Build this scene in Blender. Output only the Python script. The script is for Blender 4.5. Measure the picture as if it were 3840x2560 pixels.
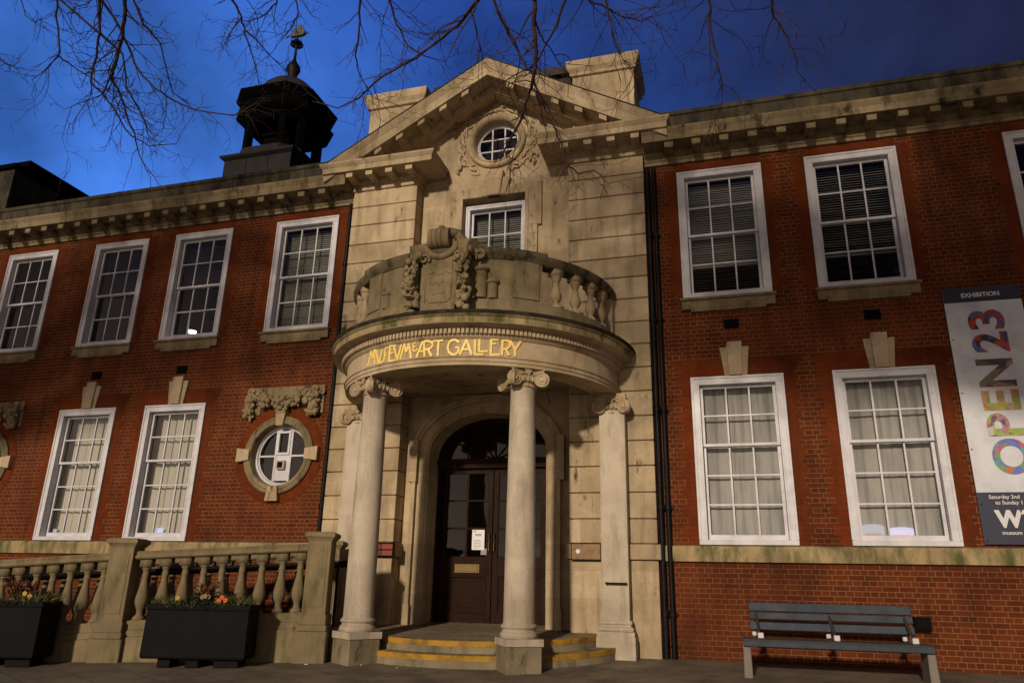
import bpy, bmesh, math, random
from mathutils import Vector, Matrix
random.seed(7)
PI = math.pi
R = math.radians
sc = bpy.context.scene
for o in list(bpy.data.objects):
    bpy.data.objects.remove(o)

# ------------------------------------------------------------------ camera
cam = bpy.data.cameras.new('camera')
cam.sensor_width = 36.0
cam.lens = 25.967
cam.clip_start = 0.05
cam.clip_end = 500
camo = bpy.data.objects.new('camera', cam)
sc.collection.objects.link(camo)
camo.matrix_world = Matrix(((0.961654, 0.065969, 0.266215, 4.12),
                            (0.273486, -0.303874, -0.912615, -12.35),
                            (0.020692, 0.950425, -0.310263, 1.14),
                            (0, 0, 0, 1)))
sc.camera = camo

# ------------------------------------------------------------------ exposure
sc.view_settings.view_transform = 'Standard'
sc.view_settings.look = 'None'
sc.view_settings.exposure = 0.0
sc.view_settings.gamma = 1.0

# ------------------------------------------------------------------ light
KEY_AZ, KEY_EL = R(5.5), R(18.0)      # direction the lamp light travels: to the right and into the wall
kd = Vector((math.sin(KEY_AZ) * math.cos(KEY_EL), math.cos(KEY_AZ) * math.cos(KEY_EL), -math.sin(KEY_EL)))
sun = bpy.data.lights.new('key_light', 'SUN')
sun.energy = 2.95
sun.angle = R(2.5)
sun.color = (1.0, 0.84, 0.65)
suno = bpy.data.objects.new('key_light', sun)
sc.collection.objects.link(suno)
suno.rotation_euler = kd.to_track_quat('-Z', 'Y').to_euler()
suno.location = (-2, -30, 12)

# ------------------------------------------------------------------ sky: dusk, brighter low in the left behind the roofs
wd = bpy.data.worlds.new('World')
sc.world = wd
wd.use_nodes = True
nt = wd.node_tree
nt.nodes.clear()
def wn(t, **k):
    n = nt.nodes.new(t)
    for a, b in k.items():
        setattr(n, a, b)
    return n
w_out = wn('ShaderNodeOutputWorld')
w_bg = wn('ShaderNodeBackground')
w_sky = wn('ShaderNodeTexSky')
w_sky.sky_type = 'NISHITA'
w_sky.sun_disc = False
w_sky.sun_elevation = R(-3.0)
w_sky.sun_rotation = R(-62)
w_sky.air_density = 1.0
w_sky.ozone_density = 3.0
w_co = wn('ShaderNodeTexCoord')
w_dot = wn('ShaderNodeVectorMath', operation='DOT_PRODUCT')
w_dot.inputs[1].default_value = Vector((-0.72, 0.62, 0.10)).normalized()
w_mr = wn('ShaderNodeMapRange')
w_mr.inputs['From Min'].default_value = 0.20
w_mr.inputs['From Max'].default_value = 0.97
w_ramp = wn('ShaderNodeValToRGB')
e = w_ramp.color_ramp.elements
e[0].position = 0.0; e[0].color = (0.018, 0.022, 0.062, 1)
e[1].position = 1.0; e[1].color = (0.064, 0.225, 0.800, 1)
e2 = w_ramp.color_ramp.elements.new(0.35); e2.color = (0.017, 0.026, 0.086, 1)
e3 = w_ramp.color_ramp.elements.new(0.72); e3.color = (0.020, 0.066, 0.310, 1)
w_noise = wn('ShaderNodeTexNoise')
w_noise.inputs['Scale'].default_value = 3.2
w_noise.inputs['Detail'].default_value = 5.0
w_noise.inputs['Roughness'].default_value = 0.55
w_cl = wn('ShaderNodeMapRange')
w_cl.inputs['From Min'].default_value = 0.38
w_cl.inputs['From Max'].default_value = 0.62
w_cl.inputs['To Min'].default_value = 0.55
w_cl.inputs['To Max'].default_value = 1.28
w_mul = wn('ShaderNodeVectorMath', operation='SCALE')
w_sk2 = wn('ShaderNodeVectorMath', operation='SCALE')
w_sk2.inputs['Scale'].default_value = 0.02
w_add = wn('ShaderNodeVectorMath', operation='ADD')
L = nt.links.new
L(w_co.outputs['Generated'], w_dot.inputs[0])
L(w_dot.outputs['Value'], w_mr.inputs['Value'])
L(w_mr.outputs['Result'], w_ramp.inputs['Fac'])
L(w_co.outputs['Generated'], w_noise.inputs['Vector'])
L(w_noise.outputs['Fac'], w_cl.inputs['Value'])
L(w_ramp.outputs['Color'], w_mul.inputs[0])
L(w_cl.outputs['Result'], w_mul.inputs['Scale'])
L(w_sky.outputs['Color'], w_sk2.inputs[0])
L(w_mul.outputs['Vector'], w_add.inputs[0])
L(w_sk2.outputs['Vector'], w_add.inputs[1])
# added warm fill glow low on the street side, for unseen town light
w_gd = wn('ShaderNodeVectorMath', operation='DOT_PRODUCT'); w_gd.inputs[1].default_value = (0.0, -1.0, 0.0)
w_gm = wn('ShaderNodeMapRange'); w_gm.inputs['From Min'].default_value = 0.15; w_gm.inputs['From Max'].default_value = 1.0
w_sx = wn('ShaderNodeSeparateXYZ')
w_ge = wn('ShaderNodeMapRange'); w_ge.inputs['From Min'].default_value = 0.42; w_ge.inputs['From Max'].default_value = 0.0
w_gp = wn('ShaderNodeMath', operation='MULTIPLY')
w_gc = wn('ShaderNodeVectorMath', operation='SCALE'); w_gc.inputs[0].default_value = (0.88, 0.66, 0.44)
w_add2 = wn('ShaderNodeVectorMath', operation='ADD')
L(w_co.outputs['Generated'], w_gd.inputs[0]); L(w_gd.outputs['Value'], w_gm.inputs['Value'])
L(w_co.outputs['Generated'], w_sx.inputs[0]); L(w_sx.outputs['Z'], w_ge.inputs['Value'])
L(w_gm.outputs['Result'], w_gp.inputs[0]); L(w_ge.outputs['Result'], w_gp.inputs[1]); L(w_gp.outputs[0], w_gc.inputs['Scale'])
L(w_add.outputs['Vector'], w_add2.inputs[0]); L(w_gc.outputs['Vector'], w_add2.inputs[1])
L(w_add2.outputs['Vector'], w_bg.inputs['Color'])
w_bg.inputs['Strength'].default_value = 1.0
L(w_bg.outputs['Background'], w_out.inputs['Surface'])

# ------------------------------------------------------------------ materials
class NT:
    def __init__(s, name):
        s.m = bpy.data.materials.new(name)
        s.m.use_nodes = True
        s.t = s.m.node_tree
        s.t.nodes.clear()
        s.out = s.t.nodes.new('ShaderNodeOutputMaterial')
        s.b = s.t.nodes.new('ShaderNodeBsdfPrincipled')
        s.t.links.new(s.b.outputs[0], s.out.inputs['Surface'])
        s.co = s.t.nodes.new('ShaderNodeTexCoord').outputs['Object']
    def put(s, sock, v):
        if isinstance(v, bpy.types.NodeSocket):
            s.t.links.new(v, sock)
        elif isinstance(v, (tuple, list)) and len(v) == 3 and sock.type == 'RGBA':
            sock.default_value = (*v, 1)
        else:
            sock.default_value = v
    def set(s, **k):
        for a, v in k.items():
            s.put(s.b.inputs[a.replace('_', ' ')], v)
        return s
    def n(s, t, out, props=None, **ins):
        nd = s.t.nodes.new('ShaderNode' + t)
        for a, b in (props or {}).items():
            setattr(nd, a, b)
        for a, v in ins.items():
            key = int(a[1:]) if a[0] == 'i' and a[1:].isdigit() else a.replace('_', ' ')
            s.put(nd.inputs[key], v)
        return nd.outputs[out]
    def mapping(s, scale=(1, 1, 1), loc=(0, 0, 0), rot=(0, 0, 0)):
        return s.n('Mapping', 0, Vector=s.co, Scale=scale, Location=loc, Rotation=rot)
    def noise(s, scale, detail=4, rough=0.55, vec=None, dist=0.0):
        return s.n('TexNoise', 'Fac', Vector=vec or s.co, Scale=scale, Detail=detail, Roughness=rough, Distortion=dist)
    def rng(s, v, a, b, c=0.0, d=1.0):
        return s.n('MapRange', 0, Value=v, From_Min=a, From_Max=b, To_Min=c, To_Max=d)
    def mix(s, f, a, b, mode='MIX'):
        return s.n('Mix', 2, dict(data_type='RGBA', blend_type=mode), i0=f, i6=a, i7=b)
    def math(s, op, a, b=0.0):
        return s.n('Math', 0, dict(operation=op), i0=a, i1=b)
    def bump(s, h, strength=0.3, dist=0.02):
        s.put(s.b.inputs['Normal'], s.n('Bump', 0, Height=h, Strength=strength, Distance=dist))
        return s

def stone(name, c1, c2, stain=(0.10, 0.075, 0.045), stain_amt=0.55, moss=0.0, rough=0.9, streak=0.5, mosscol=(0.055, 0.062, 0.018), bump=0.25, dark=0.0, blocks=None):
    k = NT(name)
    n1 = k.noise(1.7, 6, 0.6)
    col = k.mix(k.rng(n1, 0.35, 0.65), c1, c2)
    if blocks:
        sp = k.t.nodes.new('ShaderNodeSeparateXYZ'); k.t.links.new(k.co, sp.inputs[0])
        nd = k.t.nodes.new('ShaderNodeTexBrick'); nd.offset = 0.5
        k.put(nd.inputs['Vector'], k.n('CombineXYZ', 0, X=k.math('ADD', sp.outputs[0], k.math('MULTIPLY', sp.outputs[1], 0.7)), Y=k.math('ADD', sp.outputs[2], blocks[2])))
        k.put(nd.inputs['Color1'], (0.82, 0.80, 0.77)); k.put(nd.inputs['Color2'], (1.10, 1.08, 1.05)); k.put(nd.inputs['Mortar'], (0.9, 0.87, 0.83))
        nd.inputs['Scale'].default_value = 1.0; nd.inputs['Mortar Size'].default_value = 0.0008; nd.inputs['Mortar Smooth'].default_value = 0.3
        nd.inputs['Brick Width'].default_value = blocks[0]; nd.inputs['Row Height'].default_value = blocks[1]
        col = k.mix(1.0, col, nd.outputs['Color'], 'MULTIPLY')
    n2 = k.noise(0.8, 5, 0.62, vec=k.mapping(loc=(3.1, 7.7, 1.3)), dist=0.4)
    col = k.mix(k.rng(n2, 0.50, 0.74, 0, stain_amt), col, stain)
    st = k.noise(4.0, 4, 0.55, vec=k.mapping(scale=(1.5, 1.5, 0.22)))
    col = k.mix(k.rng(st, 0.50, 0.72, 0, streak), col, (0.11, 0.085, 0.05))
    fine = k.noise(38, 3, 0.6)
    col = k.mix(k.rng(fine, 0.3, 0.75, 0.0, 0.22), col, (0.08, 0.06, 0.035), 'MIX')
    if moss > 0:
        ms = k.noise(2.6, 6, 0.66, vec=k.mapping(scale=(1.4, 1.4, 0.5), loc=(9, 2, 4)))
        col = k.mix(k.rng(ms, 0.60 - 0.22 * moss, 0.74 - 0.16 * moss, 0, min(1.0, 0.5 + 0.5 * moss)), col, mosscol)
    if dark > 0:
        dk = k.noise(3.4, 6, 0.7, vec=k.mapping(scale=(1, 1, 0.4), loc=(1, 5, 2)))
        col = k.mix(k.rng(dk, 0.62 - 0.3 * dark, 0.72 - 0.2 * dark, 0, 0.95), col, (0.018, 0.016, 0.012))
    k.set(Base_Color=col, Roughness=rough, Specular_IOR_Level=0.2)
    h = k.math('ADD', k.math('MULTIPLY', n1, 0.6), k.math('MULTIPLY', fine, 0.4))
    return k.bump(h, bump, 0.03).m

S_PAV = stone('pavilion_stone', (0.43, 0.335, 0.210), (0.57, 0.455, 0.305), stain=(0.16, 0.115, 0.07), stain_amt=0.62, streak=0.48, blocks=(3.4, 0.4165, -0.098), dark=0.06)
S_PORCH = stone('porch_stone', (0.41, 0.315, 0.195), (0.54, 0.43, 0.285), stain=(0.21, 0.115, 0.035), stain_amt=0.65, streak=0.35, dark=0.05)
S_COL = stone('column_stone', (0.45, 0.375, 0.285), (0.60, 0.515, 0.405), stain=(0.25, 0.20, 0.145), stain_amt=0.7, streak=0.40, bump=0.35)
S_MOSS = stone('mossy_stone', (0.36, 0.27, 0.14), (0.42, 0.32, 0.17), moss=0.75, streak=0.6)
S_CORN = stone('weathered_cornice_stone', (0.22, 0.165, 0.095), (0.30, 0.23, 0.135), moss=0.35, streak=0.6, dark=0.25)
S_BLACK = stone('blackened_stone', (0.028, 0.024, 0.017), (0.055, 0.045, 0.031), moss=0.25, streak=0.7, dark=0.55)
S_BAL = stone('balustrade_stone', (0.20, 0.155, 0.085), (0.27, 0.21, 0.12), moss=0.40, streak=0.55, dark=0.1)
S_CARV = stone('carved_stone', (0.25, 0.19, 0.105), (0.33, 0.255, 0.145), moss=0.35, streak=0.4, dark=0.12, bump=0.4)
S_DRIP = stone('algae_stone', (0.15, 0.118, 0.066), (0.21, 0.165, 0.092), moss=0.55, streak=0.75, dark=0.35, mosscol=(0.050, 0.050, 0.016))
S_LIP = stone('black_moss_stone', (0.030, 0.027, 0.014), (0.055, 0.047, 0.025), moss=0.7, streak=0.6, dark=0.7, mosscol=(0.022, 0.025, 0.007))
S_STEP = stone('step_stone', (0.20, 0.16, 0.10), (0.28, 0.23, 0.15), moss=0.35, streak=0.5, dark=0.2)

def brick(name, c1, c2, mortar, msize, w=0.2215, h=0.075, off=0.0, z0=0.0):
    k = NT(name)
    sep = k.t.nodes.new('ShaderNodeSeparateXYZ')
    k.t.links.new(k.co, sep.inputs[0])
    xy = k.math('ADD', sep.outputs[0], sep.outputs[1])
    vec = k.n('CombineXYZ', 0, X=k.math('ADD', xy, off), Y=k.math('ADD', sep.outputs[2], z0))
    nd = k.t.nodes.new('ShaderNodeTexBrick')
    nd.offset = 0.5; nd.offset_frequency = 2
    nd.squash = 0.5; nd.squash_frequency = 2
    k.put(nd.inputs['Vector'], vec)
    k.put(nd.inputs['Color1'], c1); k.put(nd.inputs['Color2'], c2); k.put(nd.inputs['Mortar'], mortar)
    nd.inputs['Scale'].default_value = 1.0
    nd.inputs['Mortar Size'].default_value = msize
    nd.inputs['Mortar Smooth'].default_value = 0.2
    nd.inputs['Bias'].default_value = -0.05
    nd.inputs['Brick Width'].default_value = w
    nd.inputs['Row Height'].default_value = h
    col = nd.outputs['Color']
    g = k.noise(0.9, 6, 0.62, dist=0.5)
    col = k.mix(k.rng(g, 0.46, 0.72, 0, 0.62), col, (0.030, 0.008, 0.004))
    g2 = k.noise(0.55, 4, 0.5, vec=k.mapping(loc=(4, 1, 8)))
    col = k.mix(k.rng(g2, 0.52, 0.70, 0, 0.35), col, (0.19, 0.048, 0.011))
    sk = k.noise(2.2, 5, 0.6, vec=k.mapping(scale=(1.6, 1.6, 0.18), loc=(2, 2, 6)))
    col = k.mix(k.rng(sk, 0.50, 0.70, 0, 0.5), col, (0.032, 0.011, 0.006))
    f = k.noise(60, 3, 0.6)
    col = k.mix(k.rng(f, 0.35, 0.75, 0, 0.30), col, (0.05, 0.014, 0.007))
    k.set(Base_Color=col, Roughness=0.9, Specular_IOR_Level=0.12)
    hh = k.math('SUBTRACT', k.math('MULTIPLY', f, 0.25), nd.outputs['Fac'])
    return k.bump(hh, 0.5, 0.006).m
BRICK = brick('red_brick', (0.138, 0.0295, 0.0065), (0.084, 0.0185, 0.0055), (0.225, 0.125, 0.062), 0.0050)
RUBBED = brick('rubbed_orange_brick', (0.165, 0.034, 0.0065), (0.128, 0.026, 0.0055), (0.088, 0.021, 0.006), 0.0018, w=0.12, h=0.075)

def plain(name, c, rough=0.6, metal=0.0, var=0.25, scale=6.0, bump=0.0, dirt_shade=(0.03, 0.025, 0.02), spec=0.35):
    k = NT(name)
    n1 = k.noise(scale, 5, 0.6)
    col = k.mix(k.rng(n1, 0.42, 0.75, 0, var), c, dirt_shade)
    k.set(Base_Color=col, Roughness=k.rng(n1, 0.3, 0.7, max(0.02, rough - 0.08), min(1, rough + 0.08)), Metallic=metal, Specular_IOR_Level=spec)
    if bump:
        k.bump(k.noise(scale * 5, 4, 0.6), bump, 0.01)
    return k.m
PAINT = plain('white_window_paint', (0.60, 0.59, 0.63), 0.45, var=0.55, scale=3.4, bump=0.08, dirt_shade=(0.30, 0.29, 0.31))
LEAD = plain('lead_sheet', (0.026, 0.025, 0.028), 0.6, var=0.5, scale=2.0, bump=0.1, dirt_shade=(0.012, 0.011, 0.010), spec=0.2)
LEAD_DK = plain('dark_lead_sheet', (0.014, 0.013, 0.015), 0.65, var=0.5, scale=2.0, bump=0.1, dirt_shade=(0.007, 0.006, 0.006), spec=0.15)
DARKWOOD = plain('dark_timber', (0.002, 0.0018, 0.0018), 0.9, var=0.3, spec=0.03, dirt_shade=(0.004,0.0035,0.003))  # cupola timber and lead painted darker for the lamp light missing there
SLATE = plain('roof_slate', (0.022, 0.021, 0.022), 0.7, var=0.4)
IRON = plain('black_iron', (0.005, 0.005, 0.006), 0.5, var=0.3, spec=0.12)
GOLD = plain('gilded_metal', (0.95, 0.70, 0.21), 0.5, metal=0.0, var=0.35, scale=9, bump=0.06, dirt_shade=(0.30, 0.17, 0.03))
BRONZE = plain('weathered_bronze', (0.10, 0.085, 0.04), 0.5, metal=0.3, var=0.4)
YELLOW = plain('worn_yellow_paint', (0.38, 0.205, 0.016), 0.75, var=0.95, scale=5.0, bump=0.2, dirt_shade=(0.085, 0.062, 0.028))
DOORW = plain('varnished_dark_door', (0.022, 0.0085, 0.004), 0.5, var=0.5, scale=3.0, dirt_shade=(0.008, 0.004, 0.0025), spec=0.06)
BRASS = plain('dull_brass', (0.16, 0.11, 0.045), 0.42, metal=0.6, var=0.4)
PLANTER = plain('black_planter_plastic', (0.006, 0.006, 0.007), 0.7, var=0.4, scale=3.0, bump=0.08, dirt_shade=(0.011, 0.010, 0.0095), spec=0.08)
SOIL = plain('soil', (0.018, 0.012, 0.008), 0.95, var=0.4, bump=0.5)
SLAT = plain('blue_grey_slat', (0.026, 0.038, 0.057), 0.6, var=0.6, scale=5.0, bump=0.15, dirt_shade=(0.020, 0.025, 0.033))
SEATW = plain('dark_seat_slat', (0.040, 0.034, 0.031), 0.6, var=0.45, scale=3.5)
CONC = plain('pale_concrete', (0.19, 0.17, 0.145), 0.9, var=0.4, scale=9, bump=0.3, dirt_shade=(0.13, 0.11, 0.09))
BRACKET = plain('white_bracket', (0.62, 0.60, 0.60), 0.35, var=0.2)
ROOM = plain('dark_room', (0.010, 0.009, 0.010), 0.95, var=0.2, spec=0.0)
HALL = plain('dim_hall', (0.060, 0.052, 0.045), 0.9, var=0.4, scale=1.2, spec=0.05, dirt_shade=(0.02, 0.018, 0.016))
BLIND = plain('venetian_slat', (0.34, 0.34, 0.29), 0.6, var=0.3, scale=2.0, dirt_shade=(0.15, 0.145, 0.12))
BLIND_DK = plain('dark_venetian_slat', (0.085, 0.068, 0.062), 0.6, var=0.3, scale=2.0, dirt_shade=(0.03, 0.025, 0.025))
CURTAIN = plain('cream_blind_strip', (0.66, 0.63, 0.53), 0.75, var=0.30, scale=1.6, dirt_shade=(0.48, 0.45, 0.36))
CURTAIN_G = plain('grey_cream_blind_strip', (0.55, 0.54, 0.47), 0.75, var=0.45, scale=1.8, dirt_shade=(0.24, 0.26, 0.24))
def fabric(name, c, d):
    k = NT(name)
    a = k.noise(3.0, 4, 0.6, vec=k.mapping(scale=(3.2, 1, 0.16)))  # vertical streaks painted in for folds and tree shadows
    b = k.noise(2.2, 4, 0.6, vec=k.mapping(scale=(1, 1, 0.7), loc=(5, 3, 1)))
    col = k.mix(k.rng(a, 0.44, 0.66, 0, 0.85), c, d)
    col = k.mix(k.rng(b, 0.46, 0.72, 0, 0.45), col, d)
    k.set(Base_Color=col, Roughness=0.85, Specular_IOR_Level=0.1)
    return k.m
SHEET = fabric('shadow_streak_sheet', (0.50, 0.485, 0.44), (0.23, 0.235, 0.225))
SHEET_DK = fabric('grey_backing_sheet', (0.30, 0.285, 0.23), (0.16, 0.155, 0.13))
PAPER = plain('white_paper', (0.80, 0.77, 0.80), 0.7, var=0.05)
INK = plain('black_ink', (0.02, 0.02, 0.02), 0.7, var=0.0)
BANNER = plain('white_banner_sheet', (0.60, 0.61, 0.65), 0.5, var=0.6, scale=3.4, dirt_shade=(0.34, 0.37, 0.46))  # blue-grey mottling painted in for branch shadows on the sheet
NAVY = plain('navy_banner_sheet', (0.020, 0.024, 0.050), 0.5, var=0.2, scale=2.0, dirt_shade=(0.05, 0.05, 0.07))
WHITE = plain('white_print', (0.62, 0.61, 0.63), 0.5, var=0.1)
BARK = plain('twig_bark', (0.050, 0.026, 0.017), 0.85, var=0.4, scale=20.0, dirt_shade=(0.02, 0.014, 0.012))
PLAQUE_R = plain('red_enamel_plaque', (0.26, 0.040, 0.018), 0.45, var=0.3)
PLAQUE_B = plain('tarnished_bronze_plaque', (0.150, 0.082, 0.030), 0.42, metal=0.25, var=0.5, scale=14, dirt_shade=(0.04, 0.025, 0.015))
LEAFG = plain('leaf_green', (0.034, 0.044, 0.012), 0.7, var=0.5, scale=14, dirt_shade=(0.02, 0.03, 0.008))
LEAFY = plain('leaf_yellow_green', (0.095, 0.090, 0.026), 0.7, var=0.5, scale=14, dirt_shade=(0.05, 0.05, 0.015))
LEAFR = plain('leaf_copper', (0.135, 0.055, 0.022), 0.7, var=0.5, scale=14, dirt_shade=(0.05, 0.02, 0.01))
PET_O = plain('orange_petal', (0.55, 0.10, 0.010), 0.6, var=0.2)
PET_Y = plain('yellow_petal', (0.42, 0.28, 0.03), 0.6, var=0.2)
PET_P = plain('faded_pink_petal', (0.26, 0.15, 0.085), 0.7, var=0.4)
REDBIT = plain('red_plastic', (0.55, 0.03, 0.03), 0.4, var=0.1)
VENT = plain('black_vent', (0.006, 0.005, 0.005), 0.8, var=0.2, spec=0.03)

def glass_mat(name, tint, spec=0.16):
    k = NT(name)
    k.t.nodes.remove(k.b)
    tr = k.t.nodes.new('ShaderNodeBsdfTransparent'); tr.inputs[0].default_value = (*tint, 1)
    gl = k.t.nodes.new('ShaderNodeBsdfGlossy'); gl.inputs['Roughness'].default_value = 0.03
    wob = k.n('Bump', 0, Height=k.noise(1.6, 2, 0.5), Strength=0.12, Distance=0.05)
    k.t.links.new(wob, gl.inputs['Normal'])
    fr = k.n('LayerWeight', 1, Blend=0.35)
    fac = k.rng(fr, 0.0, 1.0, 0.04, spec * 2.2)
    mx = k.t.nodes.new('ShaderNodeMixShader')
    k.t.links.new(fac, mx.inputs[0]); k.t.links.new(tr.outputs[0], mx.inputs[1]); k.t.links.new(gl.outputs[0], mx.inputs[2])
    k.t.links.new(mx.outputs[0], k.out.inputs['Surface'])
    return k.m
GLASS = glass_mat('window_glass', (0.81, 0.81, 0.81), 0.17)
GLASS_DK = glass_mat('door_glass', (0.62, 0.64, 0.63), 0.30)

def lit(name, c, s):
    k = NT(name)
    k.set(Base_Color=(0.5, 0.5, 0.5), Emission_Color=c, Emission_Strength=s)
    return k.m
LIT_WHITE = lit('lit_white', (1.0, 0.96, 0.88), 7.0)  # emissive colours of the bright shapes behind the panes
LIT_BLUE = lit('lit_blue', (0.50, 0.60, 0.95), 0.75)
DIM_BLUE = lit('dim_blue', (0.35, 0.45, 0.66), 0.45)
LIT_PINK = lit('lit_pink', (0.95, 0.30, 0.65), 1.0)
DIM_RED = lit('dim_red', (0.36, 0.05, 0.10), 0.5)

def collage(name, cols, scale):
    k = NT(name)
    v = k.n('TexVoronoi', 'Color', dict(feature='F1'), Vector=k.co, Scale=scale, Randomness=1.0)
    s = k.t.nodes.new('ShaderNodeSeparateColor'); k.t.links.new(v, s.inputs[0])
    rp = k.t.nodes.new('ShaderNodeValToRGB'); rp.color_ramp.interpolation = 'CONSTANT'
    el = rp.color_ramp.elements
    for i, c in enumerate(cols):
        p = i / len(cols)
        if i < 2: el[i].position = p; el[i].color = (*c, 1)
        else: el.new(p).color = (*c, 1)
    k.t.links.new(s.outputs[0], rp.inputs[0])
    n1 = k.noise(14, 4, 0.6)
    col = k.mix(k.rng(n1, 0.45, 0.75, 0, 0.35), rp.outputs[0], (0.035, 0.03, 0.03))
    k.set(Base_Color=col, Roughness=0.5)
    return k.m
COL23 = collage('print_red_blue', [(0.38, 0.025, 0.015), (0.025, 0.045, 0.20), (0.07, 0.11, 0.36), (0.45, 0.035, 0.02), (0.015, 0.015, 0.025), (0.05, 0.07, 0.26), (0.30, 0.02, 0.015)], 12)
COLN = collage('print_brown', [(0.24, 0.125, 0.07), (0.12, 0.07, 0.045), (0.30, 0.165, 0.10), (0.045, 0.03, 0.025), (0.17, 0.13, 0.09)], 6)
COLE = collage('print_orange_green', [(0.52, 0.20, 0.02), (0.42, 0.33, 0.05), (0.24, 0.26, 0.07), (0.40, 0.28, 0.14), (0.50, 0.15, 0.02)], 9)
COLP = collage('print_lime_pink', [(0.36, 0.36, 0.04), (0.38, 0.17, 0.19), (0.14, 0.05, 0.13), (0.26, 0.36, 0.05), (0.46, 0.40, 0.36)], 9)
COLO = collage('print_rainbow', [(0.10, 0.15, 0.46), (0.14, 0.30, 0.10), (0.45, 0.14, 0.05), (0.22, 0.08, 0.30), (0.10, 0.28, 0.28), (0.45, 0.10, 0.17)], 9)

def pavement_mat():
    k = NT('pavement_slabs')
    nd = k.t.nodes.new('ShaderNodeTexBrick')
    k.put(nd.inputs['Vector'], k.mapping(rot=(0, 0, R(28))))
    nd.offset = 0.5
    k.put(nd.inputs['Color1'], (0.185, 0.148, 0.105)); k.put(nd.inputs['Color2'], (0.155, 0.124, 0.088)); k.put(nd.inputs['Mortar'], (0.028, 0.022, 0.016))
    nd.inputs['Scale'].default_value = 1.0
    nd.inputs['Mortar Size'].default_value = 0.006
    nd.inputs['Brick Width'].default_value = 0.9
    nd.inputs['Row Height'].default_value = 0.6
    n1 = k.noise(1.3, 6, 0.65)
    n2 = k.noise(26, 4, 0.6)
    col = k.mix(k.rng(n1, 0.42, 0.66, 0, 0.8), nd.outputs['Color'], (0.038, 0.030, 0.022))
    col = k.mix(k.rng(n2, 0.4, 0.8, 0, 0.4), col, (0.17, 0.135, 0.10))
    k.set(Base_Color=col, Roughness=k.rng(n1, 0.3, 0.7, 0.55, 0.85))
    return k.bump(k.math('ADD', k.math('MULTIPLY', n2, 0.5), k.math('MULTIPLY', nd.outputs['Fac'], -1.0)), 0.35, 0.01).m
PAVE = pavement_mat()

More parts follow.
